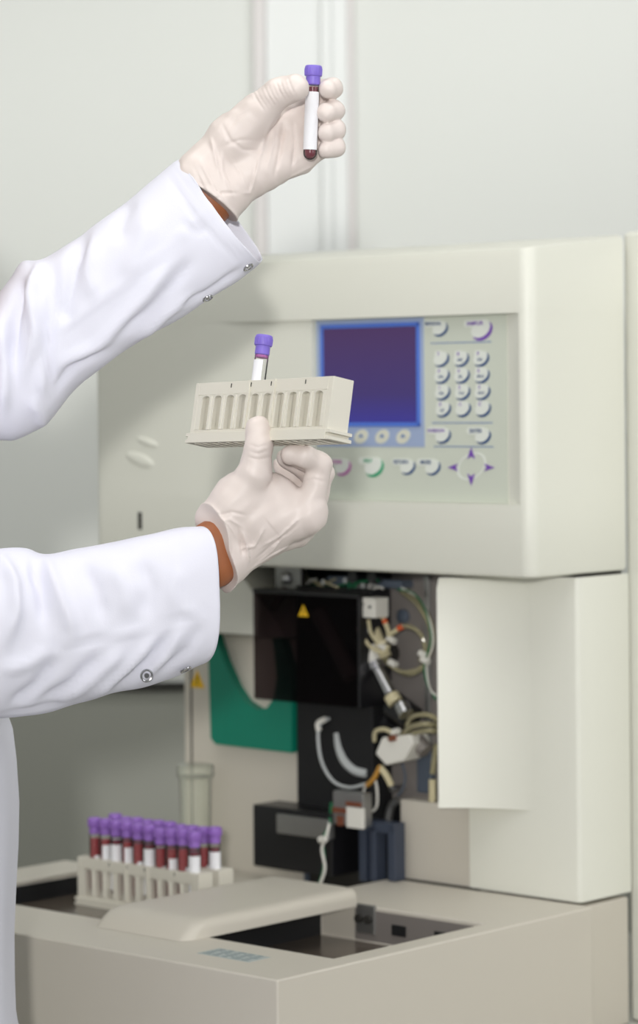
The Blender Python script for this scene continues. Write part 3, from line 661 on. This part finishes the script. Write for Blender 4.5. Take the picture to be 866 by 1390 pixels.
# ================================================================== PERSON
def surface_nets(sdf, lo, hi, h):
    lo = np.array(lo, float); n = np.ceil((np.array(hi) - lo)/h).astype(int) + 1
    xs, ys, zs = [lo[i] + h*np.arange(n[i]) for i in range(3)]
    D_ = np.empty(n, np.float32)
    for i0 in range(0, n[0], 24):
        X, Y, Z = np.meshgrid(xs[i0:i0+24], ys, zs, indexing='ij'); D_[i0:i0+24] = sdf(X, Y, Z)
    S = D_ < 0
    c = [S[i:n[0]-1+i, j:n[1]-1+j, k:n[2]-1+k] for i in (0, 1) for j in (0, 1) for k in (0, 1)]
    cnt = sum(a.astype(np.int8) for a in c); act = (cnt > 0) & (cnt < 8)
    idx = -np.ones(act.shape, np.int64); ijk = np.argwhere(act); idx[act] = np.arange(len(ijk))
    acc = np.zeros((len(ijk), 3)); num = np.zeros(len(ijk))
    corners = [(i, j, k) for i in (0, 1) for j in (0, 1) for k in (0, 1)]
    for a in range(8):
        for b in range(a + 1, 8):
            ca, cb = np.array(corners[a]), np.array(corners[b])
            if abs(ca - cb).sum() != 1: continue
            da = D_[tuple((ijk + ca).T)]; db = D_[tuple((ijk + cb).T)]; cr = (da < 0) != (db < 0)
            t = np.where(cr, da/np.where(cr, da - db, 1), 0)
            acc += np.where(cr[:, None], ca + t[:, None]*(cb - ca), 0); num += cr
    verts = lo + h*(ijk + acc/num[:, None]); faces = []
    for ax_ in range(3):
        e = [0, 0, 0]; e[ax_] = 1; o1, o2 = [(1, 2), (2, 0), (0, 1)][ax_]
        sl0 = [slice(1, n[q]-1) for q in range(3)]; sl0[ax_] = slice(0, n[ax_]-1)
        sl1 = list(sl0); sl1[ax_] = slice(1, n[ax_])
        A_ = S[tuple(sl0)]; B_ = S[tuple(sl1)]; base = np.array([0 if q == ax_ else 1 for q in range(3)])
        for flip, mask in ((False, A_ & ~B_), (True, ~A_ & B_)):
            p = np.argwhere(mask) + base
            d1 = np.zeros(3, int); d1[o1] = -1; d2 = np.zeros(3, int); d2[o2] = -1
            q = [idx[tuple((p + s).T)] for s in (np.zeros(3, int), d1, d1 + d2, d2)]
            q = np.stack(q if not flip else q[::-1], 1); faces.append(q[(q >= 0).all(1)])
    return verts, np.concatenate(faces)
def cap_sdf(X, Y, Z, a, b, ra, rb):
    a = np.asarray(a, float); b = np.asarray(b, float); d = b - a; L = d @ d + 1e-12
    t = np.clip(((X - a[0])*d[0] + (Y - a[1])*d[1] + (Z - a[2])*d[2])/L, 0, 1)
    return np.sqrt((X - a[0] - t*d[0])**2 + (Y - a[1] - t*d[1])**2 + (Z - a[2] - t*d[2])**2) - (ra + (rb - ra)*t)
def ell_sdf(X, Y, Z, c, r):
    k = np.sqrt(((X - c[0])/r[0])**2 + ((Y - c[1])/r[1])**2 + ((Z - c[2])/r[2])**2); return (k - 1)*min(r)
def smin(a, b, k): h_ = np.clip(.5 + .5*(b - a)/k, 0, 1); return b + (a - b)*h_ - k*h_*(1 - h_)
def np_mesh(name, v, f, m, parent, off):
    me = bpy.data.meshes.new(name); me.from_pydata((v - np.array(off)).tolist(), [], f.tolist()); me.polygons.foreach_set('use_smooth', [True]*len(f))
    o = bpy.data.objects.new(name, me); COL.objects.link(o); me.materials.append(M[m]); o.parent = parent; return o
def crease_field(qx, qy, lines):
    """lines: (polyline px, width px, height m) -> summed height"""
    out = np.zeros_like(qx)
    for pts, w, h in lines:
        best = np.full_like(qx, 1e9); along = np.zeros_like(qx); tot = len(pts) - 1
        for i in range(tot):
            (ax_, ay), (bx_, by) = pts[i], pts[i+1]; dx, dy = bx_ - ax_, by - ay; L = dx*dx + dy*dy
            t = np.clip(((qx - ax_)*dx + (qy - ay)*dy)/L, 0, 1); d = (qx - ax_ - t*dx)**2 + (qy - ay - t*dy)**2
            along = np.where(d < best, (i + t)/tot, along); best = np.minimum(best, d)
        out += h*np.exp(-best/(w*w))*np.clip(4*np.minimum(along, 1 - along) + .12, 0, 1)
    return out
D1, D2 = 2.715, 2.600
def chain(pts, D0): return [(P(a, b, D0 + d/1000.), r/1000.) for a, b, d, r in pts]
FING1 = [
    [(398, 150, 20, 12.5), (441, 123, 12, 10.8), (451, 120, -6, 9.8), (445, 121, -15, 9.4)],
    [(404, 170, 22, 12.5), (445, 150, 16, 10.8), (453, 150, -4, 10.0), (443, 153, -15, 9.7)],
    [(408, 192, 20, 12.0), (449, 174, 15, 10.4), (455, 176, -4, 9.8), (443, 180, -13, 9.4)],
    [(410, 212, 14, 11.5), (448, 198, 13, 9.6), (455, 200, -4, 9.2), (443, 203, -11, 8.8)]]
THUMB1 = [(316, 188, -4, 24), (350, 153, -14, 18.5), (378, 126, -28, 14.2), (401, 119, -36, 13.2)]
PALM1 = [[(272, 240, 0, 25), (318, 190, 4, 24)], [(299, 264, 0, 24), (350, 230, 6, 21), (404, 216, 10, 15.5)], [(318, 205, 8, 23), (398, 158, 20, 14)], [(335, 225, 10, 20), (405, 190, 18, 14)],
         [(398, 152, 20, 12.5), (408, 210, 14, 12.5)], [(266, 250, 4, 19), (276, 241, 0, 23.5)], [(282, 296, 0, 24), (300, 264, 0, 24)]]
CR1 = [([(341 + 5.4*i, 119 - 1.9*i), (348 + 5.3*i, 134 - 1.6*i), (360 + 4.9*i, 152 - 1.9*i)], 1.25, -.0008 + .00025*(i % 3)) for i in range(10)]
CR1 += [([(300, 165), (312, 190), (330, 203), (365, 205)], 2.4, -.0012), ([(300, 245), (290, 205), (285, 185)], 2.4, .0016), ([(318, 268), (302, 232), (300, 205)], 2.2, .0014), ([(328, 262), (340, 262), (352, 215), (362, 180), (372, 160)], 2.4, .0013),
        ([(338, 262), (345, 235), (350, 215)], 2, -.0010), ([(372, 240), (380, 205), (385, 165)], 3, -.0020), ([(362, 232), (370, 195), (372, 170)], 2.5, .0011), ([(395, 235), (400, 200), (398, 165)], 2.5, -.0012),
        ([(270, 215), (290, 255), (312, 280)], 2.2, .0012), ([(262, 225), (280, 262), (305, 286)], 1.8, -.0010), ([(276, 252), (288, 262), (296, 270)], 4, .0018), ([(300, 200), (325, 190), (350, 190)], 2.2, -.0009),
        ([(285, 250), (300, 262), (325, 262)], 2.2, -.0012), ([(390, 243), (410, 233), (428, 224)], 1.6, .001), ([(310, 175), (322, 160), (338, 150)], 2, -.0008), ([(312, 215), (330, 240), (336, 260)], 2, .0009)]
def make_glove(fingers, thumb, palm, lines, D0, rim_a, rim_n, name, label, parent, off, h=.00105, push=None):
    ch = [chain(c, D0) for c in fingers]; th = chain(thumb, D0); pl = [chain(c, D0) for c in palm]
    allp = np.array([p for c in ch + [th] + pl for p, r in c]); lo = allp.min(0) - .034; hi = allp.max(0) + .034
    rim_n = np.array(rim_n, float); rim_n /= np.linalg.norm(rim_n)
    def sdf(X, Y, Z):
        d = None
        for c in pl:
            for (a, ra), (b, rb) in zip(c[:-1], c[1:]):
                e = cap_sdf(X, Y, Z, a, b, ra, rb); d = e if d is None else smin(d, e, .012)
        for c, k in [(th, .010)] + [(c, .006) for c in ch]:
            f = None
            for (a, ra), (b, rb) in zip(c[:-1], c[1:]):
                e = cap_sdf(X, Y, Z, a, b, ra, rb); f = e if f is None else smin(f, e, .004)
            # keep fingers separate: only the root blends with the palm
            (a, ra) = c[0]; dist = np.sqrt((X - a[0])**2 + (Y - a[1])**2 + (Z - a[2])**2)
            kk = k*np.clip(1.6 - dist/.03, .12, 1); d = smin(d, f, kk)
        qx = PX + (X/Y)*F; qy = PY - ((Z - ZC)/Y)*F
        qx, qy = qx + (qy - PY)*ROLL*-1, qy + (qx - PX)*ROLL
        d = d - crease_field(qx, qy, lines)
        d = d - .00045*np.sin(X*310 + 2*np.sin(Z*90))*np.sin(Z*240 + Y*200)
        pd = (X - rim_a[0])*rim_n[0] + (Y - rim_a[1])*rim_n[1] + (Z - rim_a[2])*rim_n[2]
        wav = .0012*np.sin((X + Z)*160)
        pd = pd + wav
        d = d - .0013*np.exp(-(pd/.0016)**2)
        d = np.maximum(d, -pd)
        inner = np.maximum(d + .0016, pd - .030)
        core = np.maximum(inner, -1)
        d = np.maximum(d, -np.maximum(d0_in(d, pd), -1))
        return d
    def d0_in(d, pd):     # hollow of the cuff: inside by 1.8 mm and within 28 mm of the rim
        return np.maximum(d + .0024, pd - .028)
    v, f = surface_nets(sdf, lo, hi, h)
    o = np_mesh(name, v, f, 'glove', parent, off); o['label'] = label
    s = o.modifiers.new('smooth', 'SMOOTH'); s.iterations = 2; s.factor = .5
    return o
pbase = P(-205, 600, 2.72); pbase = (pbase[0], pbase[1], 0)
pe = thing('person', 'person in white lab coat and pale gloves holding up a blood tube and rack', 'person', pbase, 0, off=pbase)
ra1 = P(279, 266, D1); an1 = P(330, 215, D1) - ra1
# rim plane of the raised glove runs from (250,212) to (318,293)
e1 = P(318, 295, D1) - P(248, 241, D1); n1 = np.array([-e1[2], 0, e1[0]]); n1 = n1 if n1[0] > 0 else -n1
n1 = n1/np.linalg.norm(n1) + np.array([0, .15, 0])
make_glove(FING1, THUMB1, PALM1, CR1, D1, ra1, n1, 'glove', 'pale latex glove on the raised hand', pe, pbase)
FING2 = [
    [(419, 698, 0, 14.0), (434, 630, -4, 10.8), (414, 619, -16, 9.6), (394, 617, -12, 9.2)],
    [(419, 704, 20, 13.5), (438, 642, 14, 10.5), (414, 624, 4, 9.6), (394, 618, 8, 9.2)],
    [(410, 714, 38, 13), (430, 655, 32, 10.2), (408, 632, 22, 9.5), (388, 622, 26, 9)],
    [(398, 722, 54, 12), (415, 672, 50, 9.5), (398, 645, 42, 8.8), (382, 632, 44, 8.4)]]
THUMB2 = [(322, 682, -4, 21), (346, 642, -14, 15.5), (351, 607, -17, 12.6), (350, 581, -11, 11.4)]
PALM2 = [[(293, 722, 0, 23), (320, 680, -2, 22.5)], [(308, 757, 6, 22), (352, 722, 10, 22), (412, 702, 4, 15)], [(325, 700, 4, 24), (418, 698, 4, 14)], [(345, 735, 22, 20), (400, 722, 45, 14)],
         [(330, 672, 2, 20), (372, 668, 4, 15), (415, 690, 4, 13.5)], [(419, 698, 2, 14), (400, 720, 50, 13)], [(268, 750, 0, 23), (293, 722, 0, 23)], [(285, 785, 4, 22), (308, 757, 6, 22)], [(350, 700, 4, 24), (380, 702, 8, 21)]]
CR2 = [([(345, 760), (375, 735), (405, 712)], 1.6, -0.00122), ([(338, 775), (365, 757), (400, 738)], 1.8, 0.00162), ([(325, 745), (345, 742), (360, 715)], 2, 0.00135), ([(338, 768), (336, 745), (330, 722)], 2, 0.00216), ([(330, 760), (327, 735), (322, 715)], 2, -0.00162),
       ([(292, 700), (315, 695), (335, 700)], 2, -0.00108), ([(290, 710), (312, 705), (330, 716)], 2, 0.00135), ([(345, 768), (370, 748), (392, 720)], 1.5, 0.00108), ([(268, 706), (290, 700), (310, 712), (325, 735)], 1.5, 0.00108),
       ([(337, 603), (350, 607), (366, 603)], 1.5, -0.00081), ([(337, 612), (350, 616), (367, 611)], 1.5, -0.00068), ([(335, 620), (352, 624), (370, 620)], 1.6, -0.00081), ([(410, 655), (425, 650), (445, 655)], 1.8, -0.00081), ([(350, 745), (380, 728), (410, 700)], 1.6, 0.00108), ([(355, 700), (375, 725), (380, 740)], 2, -0.00081)]
ra2 = P(288, 748, D2); e2 = P(306, 793, D2) - P(268, 704, D2); n2 = np.array([-e2[2], 0, e2[0]]); n2 = n2 if n2[0] > 0 else -n2
n2 = n2/np.linalg.norm(n2) + np.array([0, .58, 0])
ra2 = P(313, 746, D2 - .021)
make_glove(FING2, THUMB2, PALM2, CR2, D2, ra2, n2, 'glove', 'pale latex glove on the lower hand gripping the rack', pe, pbase)
# ------------------------------------------------------------------ body: one continuous figure
SHL, SHR = P(-200, 640, 2.90), P(-215, 650, 2.56)
EL1, EL2 = P(-5, 500, 2.76), P(-110, 862, 2.60)
WR1, WR2 = P(288, 252, D1), P(298, 742, D2 + .004)
CX, CY = pbase[0], pbase[1]
z_sh = SHL[2]
def body_sdf(X, Y, Z):
    c = np.array
    segs = [(SHL, EL1, .040, .036), (EL1, P(222, 328, 2.73), .042, .025), (P(222, 328, 2.73), P(276, 256, D1 + .004), .023, .0205), (P(276, 256, D1 + .004), P(332, 214, D1 + .008), .0200, .012), (P(235, 338, 2.73), P(290, 277, D1 + .004), .022, .0185), (P(290, 277, D1 + .004), P(345, 228, D1 + .006), .018, .010),
            (SHR, EL2, .040, .038), (EL2, P(205, 800, 2.612), .042, .022), (P(215, 792, 2.614), P(287, 741, D2 + .003), .016, .0224), (P(287, 741, D2 + .003), P(335, 690, D2 + .006), .0222, .012), (P(215, 805, 2.612), P(293, 766, D2 + .003), .018, .0202), (P(293, 766, D2 + .003), P(345, 725, D2 + .012), .020, .011),
            (c([CX, CY, z_sh + .01]), c([CX + .01, CY, z_sh + .15]), .05, .052), (SHL, SHR, .035, .035)]
    d = ell_sdf(X, Y, Z, (CX, CY, z_sh - .20), (.115, .165, .22))
    d = smin(d, ell_sdf(X, Y, Z, (CX, CY, z_sh - .48), (.115, .155, .22)), .05)
    for a, b, r0, r1 in segs: d = smin(d, cap_sdf(X, Y, Z, a, b, r0, r1), .007 if r0 < .03 else .02)
    for s in (-1, 1):
        hp, kn, an_ = c([CX, CY + s*.09, .92]), c([CX + .02, CY + s*.10, .50]), c([CX - .01, CY + s*.10, .09])
        d = smin(d, cap_sdf(X, Y, Z, hp, kn, .085, .055), .03); d = smin(d, cap_sdf(X, Y, Z, kn, an_, .055, .036), .02)
        d = smin(d, cap_sdf(X, Y, Z, c([CX - .02, CY + s*.10, .05]), c([CX + .13, CY + s*.11, .035]), .035, .028), .02)
    hz_ = z_sh + .245
    d = smin(d, ell_sdf(X, Y, Z, (CX + .01, CY, hz_), (.095, .075, .112)), .02)
    d = smin(d, ell_sdf(X, Y, Z, (CX + .045, CY, hz_ - .075), (.052, .05, .045)), .03)      # jaw
    d = smin(d, cap_sdf(X, Y, Z, c([CX + .098, CY, hz_ + .012]), c([CX + .118, CY, hz_ - .022]), .008, .013), .012)   # nose
    for s in (-1, 1):
        d = smin(d, ell_sdf(X, Y, Z, (CX + .0, CY + s*.077, hz_ - .005), (.018, .009, .032)), .006)  # ears
        d = np.maximum(d, -ell_sdf(X, Y, Z, (CX + .112, CY + s*.032, hz_ + .010), (.016, .016, .012)))
    return d
v, f = surface_nets(body_sdf, (CX - .2, CY - .3, .0), (.0, CY + .32, 2.02), .0068)
bo = np_mesh('body', v, f, 'skin', pe, pbase)
hz_ = z_sh + .245
for s in (-1, 1):
    MB().lathe([(.0006, -.0115)] + [(.0115*math.cos(a), .0115*math.sin(a)) for a in [math.radians(-75 + 15*k) for k in range(11)]] + [(.0006, .0115)], 16, (CX + .092, CY + s*.032, hz_ + .010)).build('eye', 'eye', pe)
    MB().tube([(CX + .101, CY + s*.032, hz_ + .010), (CX + .1042, CY + s*.032, hz_ + .010)], .005, 14).build('iris', 'iris', pe)
MB().tube(smooth_path([(CX + .090, CY - .024, hz_ - .056), (CX + .099, CY, hz_ - .054), (CX + .090, CY + .024, hz_ - .056)]), .0048, 8).build('mouth', 'lip', pe)
def hair_sdf(X, Y, Z):
    d = ell_sdf(X, Y, Z, (CX - .004, CY, hz_ + .022), (.104, .085, .112))
    d = np.maximum(d, -(Z - hz_ + .06)); cut = (X - CX - .035) - (Z - hz_ - .03)*.8
    return np.maximum(d, cut) - .0015*np.sin(Y*400)*np.sin(X*120)
v, f = surface_nets(hair_sdf, (CX - .14, CY - .12, hz_ - .1), (CX + .16, CY + .12, hz_ + .17), .004)
np_mesh('hair', v, f, 'hair', pe, pbase)
def trs(X, Y, Z):
    d = None
    for s in (-1, 1):
        for a, b, r0, r1 in (((CX, CY + s*.09, .95), (CX + .02, CY + s*.10, .50), .105, .078), ((CX + .02, CY + s*.10, .50), (CX - .01, CY + s*.10, .08), .078, .062)):
            e = cap_sdf(X, Y, Z, a, b, r0, r1); d = e if d is None else smin(d, e, .02)
    return np.maximum(np.maximum(d, .045 - Z), Z - 1.0) - .003*np.sin(Z*40 + X*20)
v, f = surface_nets(trs, (CX - .17, CY - .25, .02), (CX + .17, CY + .25, 1.04), .008); np_mesh('trousers', v, f, 'cloth', pe, pbase)
def shs(X, Y, Z):
    d = None
    for s in (-1, 1):
        for a, b, r0, r1 in (((CX - .045, CY + s*.10, .045), (CX + .14, CY + s*.112, .038), .045, .040), ((CX - .02, CY + s*.10, .07), (CX + .02, CY + s*.10, .07), .05, .045)):
            e = cap_sdf(X, Y, Z, a, b, r0, r1); d = e if d is None else smin(d, e, .02)
    return np.maximum(d, .001 - Z)
v, f = surface_nets(shs, (CX - .13, CY - .2, -.01), (CX + .22, CY + .2, .16), .006); np_mesh('shoes', v, f, 'shoe', pe, pbase)
# ------------------------------------------------------------------ lab coat: sleeves and body in one mesh
def sleeve(stations, shear, folds, nseg=96, step=7, wall=.0016):
    """stations: (top px, bottom px, depth, half depth mm, cuff shear px); returns vertices/faces of an open, thick-walled tube"""
    S_ = []
    for (tx, ty), (bx_, by), D_, hd in stations: S_.append((tx, ty, bx_, by, D_, hd/1000.))
    pts = [Vector((s[0], s[1], 0)) for s in S_], [Vector((s[2], s[3], 0)) for s in S_], [Vector((s[4], s[5], 0)) for s in S_]
    A_, B_, C_ = [smooth_path(p, step) for p in pts]; n = len(A_); rings = []
    for i in range(n):
        a, b, D_, hd = A_[i], B_[i], C_[i].x, C_[i].y
        c = (a + b)/2; hw = (a - b)/2; nxt = (A_[min(i+1, n-1)] + B_[min(i+1, n-1)])/2; prv = (A_[max(i-1, 0)] + B_[max(i-1, 0)])/2
        tdir = (prv - nxt).normalized(); k = max(0, 1 - i/(1.2*step)); ring = []
        for j in range(nseg):
            w = 2*math.pi*j/nseg; pw = .85 - .2*k; sx = math.copysign(abs(math.cos(w))**pw, math.cos(w)); sy = math.copysign(abs(math.sin(w))**pw, math.sin(w))
            q = c + hw*sx + tdir*(shear*k*sy); ring.append(np.append(P(q.x, q.y, D_ + hd*sy), [math.cos(w), math.sin(w)]))
        rings.append(ring)
    R_ = np.array(rings); pos_ = R_[..., :3]
    nr = np.cross(np.roll(pos_, -1, 1) - np.roll(pos_, 1, 1), np.gradient(pos_, axis=0)); nr /= np.linalg.norm(nr, axis=-1, keepdims=True) + 1e-12
    cen = pos_.mean(1, keepdims=True); sg = np.sign(((pos_ - cen)*nr).sum(-1, keepdims=True)); nr *= sg
    qx, qy = proj(pos_); front = np.clip(-R_[..., 4]*2.2 + .25, 0, 1)
    hgt = crease_field(qx, qy, folds)*front
    nz = np.array([[noise.fractal(Vector((p[0]*9, p[1]*9, p[2]*9)), .8, 2, 3) for p in row] for row in pos_])
    edge = np.clip(np.arange(n)/step, .25, 1)[:, None]
    pos_ = pos_ + nr*(hgt + .0032*nz*edge)[..., None]
    inner = pos_[:step*5] - nr[:step*5]*wall
    V_ = pos_.reshape(-1, 3).tolist(); nI = len(V_); V_ += inner.reshape(-1, 3).tolist(); fs = []
    for i in range(n - 1):
        for j in range(nseg): k = (j + 1) % nseg; fs.append((i*nseg + j, i*nseg + k, (i+1)*nseg + k, (i+1)*nseg + j))
    for i in range(step*5 - 1):
        for j in range(nseg): k = (j + 1) % nseg; fs.append((nI + i*nseg + j, nI + (i+1)*nseg + j, nI + (i+1)*nseg + k, nI + i*nseg + k))
    for j in range(nseg): k = (j + 1) % nseg; fs.append((j, nI + j, nI + k, k))
    return V_, fs
ST1 = [((249, 214), (355, 355), D1 + .008, 40), ((238, 222), (344, 368), D1 + .008, 41), ((215, 240), (318, 388), 2.726, 43), ((188, 262), (270, 416), 2.730, 46), ((150, 290), (225, 441), 2.733, 50), ((118, 313), (178, 468), 2.736, 53),
       ((85, 335), (138, 498), 2.74, 56), ((55, 352), (100, 532), 2.745, 60), ((30, 354), (62, 576), 2.75, 64), ((12, 378), (22, 597), 2.755, 66), ((-12, 408), (-12, 602), 2.76, 68),
       ((-60, 440), (-60, 650), 2.80, 68), ((-120, 500), (-110, 740), 2.85, 72), ((-190, 570), (-190, 800), 2.885, 78), ((-225, 600), (-225, 820), 2.88, 60)]
FO1 = [([(55, 352), (42, 400), (48, 450), (30, 520)], 8, 0.01015), ([(30, 375), (20, 430), (15, 500)], 7, -0.01015), ([(75, 360), (70, 420), (62, 480), (72, 540)], 8, -0.00870), ([(118, 313), (100, 360), (88, 420), (92, 440)], 9, -0.00870), ([(130, 320), (120, 370), (128, 410)], 10, 0.00580),
       ([(50, 455), (95, 440), (150, 400), (235, 330), (300, 270)], 4, 0.00319), ([(70, 500), (130, 470), (200, 400), (240, 345)], 9, 0.00725), ([(150, 460), (200, 425), (240, 380), (260, 350)], 8, -0.00580), ([(180, 465), (225, 425), (262, 400)], 6, 0.00580),
       ([(240, 415), (280, 400), (330, 365)], 4, -0.00435), ([(248, 305), (262, 312), (280, 308)], 4, -0.00435), ([(225, 232), (262, 290), (335, 370)], 3, -0.00174), ([(180, 270), (165, 300), (160, 330)], 10, -0.00435), ([(0, 430), (8, 500), (5, 560)], 8, 0.00870),
       ([(75, 535), (95, 500), (150, 470)], 6, -0.00580), ([(40, 540), (55, 560), (58, 580)], 6, 0.00580), ([(205, 290), (190, 340), (170, 380)], 12, 0.00507), ([(55, 440), (60, 500), (55, 540)], 6, 0.00580)]
ST2 = [((262, 716), (268, 904), D2 + .006, 45), ((248, 716), (254, 911), D2 + .006, 46), ((222, 720), (224, 922), 2.606, 48), ((190, 727), (190, 933), 2.606, 50), ((150, 737), (150, 942), 2.606, 55), ((105, 745), (100, 955), 2.606, 58),
       ((62, 753), (55, 967), 2.606, 60), ((35, 745), (25, 972), 2.604, 62), ((0, 744), (-2, 975), 2.60, 64), ((-50, 750), (-55, 985), 2.60, 66), ((-110, 735), (-115, 985), 2.59, 70), ((-170, 690), (-170, 930), 2.575, 76), ((-205, 610), (-215, 860), 2.56, 80), ((-225, 560), (-240, 800), 2.56, 62)]
FO2 = [([(35, 868), (90, 872), (177, 859), (243, 837), (294, 817)], 2.2, 0.00319), ([(35, 871), (90, 876), (177, 863), (243, 841), (294, 821)], 2.0, -0.00290), ([(60, 755), (75, 790), (95, 840), (100, 870)], 9, 0.00870), ([(45, 760), (55, 800), (60, 850)], 8, -0.00870),
       ([(0, 750), (20, 790), (22, 830), (5, 880)], 8, 0.00870), ([(80, 950), (130, 915), (170, 880)], 8, 0.00580), ([(50, 955), (100, 925), (140, 885)], 7, -0.00725), ([(150, 935), (200, 900), (235, 855)], 7, -0.00580), ([(120, 945), (170, 910), (215, 862)], 7, 0.00652),
       ([(180, 930), (225, 890), (250, 850)], 6, 0.00507), ([(215, 915), (255, 880), (275, 845)], 5, -0.00435), ([(10, 960), (50, 930), (80, 890)], 8, -0.00725), ([(150, 765), (170, 800), (175, 840)], 12, 0.00435), ([(190, 760), (205, 800), (195, 840)], 12, -0.00435), ([(245, 770), (235, 800), (240, 830)], 10, 0.00261),
       ([(110, 760), (130, 800), (140, 845)], 10, -0.00580), ([(0, 910), (40, 900), (70, 880)], 8, 0.00580), ([(0, 968), (60, 958), (90, 950)], 3, -0.00290)]
cv, cf = [], []
for V_, fs in (sleeve(ST1, 8, FO1), sleeve(ST2, -34, FO2)):
    n = len(cv); cv += V_; cf += [tuple(i + n for i in q) for q in fs]
nA = len(cv)
# coat body
prof = [(z_sh + .085, .072, .078), (z_sh + .072, .092, .125), (z_sh + .055, .115, .180), (z_sh + .025, .128, .222), (z_sh - .04, .134, .238), (z_sh - .12, .136, .225), (P(0, 900, 2.72)[2], .140, .215)]
edge_px = [(975, 3), (1000, 12), (1040, 17), (1100, 21), (1160, 20), (1220, 17), (1280, 15), (1340, 16), (1390, 18)]
for py, px in edge_px:
    q = P(px, py, 2.72); prof.append((q[2], q[0] - CX, .20))
prof += [(.80, .175, .21), (.62, .18, .22), (.50, .185, .225)]
n0 = len(cv); NS = 120; lastz = None
for k, (z, rx, ry) in enumerate(prof):
    for j in range(NS):
        w = 2*math.pi*j/NS; fold = 1 + (.02*math.sin(9*w + z*4) + .012*math.sin(17*w - z*7))*min(1, max(0, (z_sh - z)*2))
        x = CX + rx*math.copysign(abs(math.cos(w))**.8, math.cos(w))*(fold if math.cos(w) < .2 else 1 + .3*(fold - 1)); y = CY + ry*math.copysign(abs(math.sin(w))**.8, math.sin(w))*fold
        cv.append((x, y, z))
for k in range(len(prof) - 1):
    for j in range(NS): l = (j + 1) % NS; cf.append((n0 + k*NS + j, n0 + k*NS + l, n0 + (k+1)*NS + l, n0 + (k+1)*NS + j))
co = MB().add(cv, cf, True); me = bpy.data.meshes.new('lab_coat'); me.from_pydata([(a - pbase[0], b - pbase[1], c) for a, b, c in cv], [], cf); me.polygons.foreach_set('use_smooth', [True]*len(cf))
coat = bpy.data.objects.new('lab_coat', me); COL.objects.link(coat); me.materials.append(M['coat']); coat.parent = pe
bmm = bmesh.new(); bmm.from_mesh(me); bmesh.ops.recalc_face_normals(bmm, faces=bmm.faces); bmm.to_mesh(me); bmm.free()
# collar and snap fasteners
MB().lathe([(.082, z_sh + .06), (.086, z_sh + .095), (.078, z_sh + .118), (.070, z_sh + .116), (.070, z_sh + .06)], 40, (CX, CY, 0)).build('collar', 'coat', coat)
def snap(px, py, D_, nrm, r=.0052):
    c = Vector(P(px, py, D_)); nz_ = Vector(nrm).normalized(); a = nz_.orthogonal().normalized(); b = nz_.cross(a)
    pts = [c + (a*math.cos(t) + b*math.sin(t))*r for t in [2*math.pi*k/24 for k in range(25)]]
    m_ = MB().tube(pts, .0011, 8, caps=False); m_.tube([c + nz_*-.001, c + nz_*.0006], r*.45, 14); return m_.build('snap_fastener', 'steel', coat)
snap(199, 917, 2.567, (.35, -1, -.15)); snap(252, 909, 2.582, (.5, -.3, -1), .0048)
snap(337, 363, 2.693, (.6, -.4, -1), .0045); snap(282, 405, 2.695, (.5, -.4, -1), .0045)
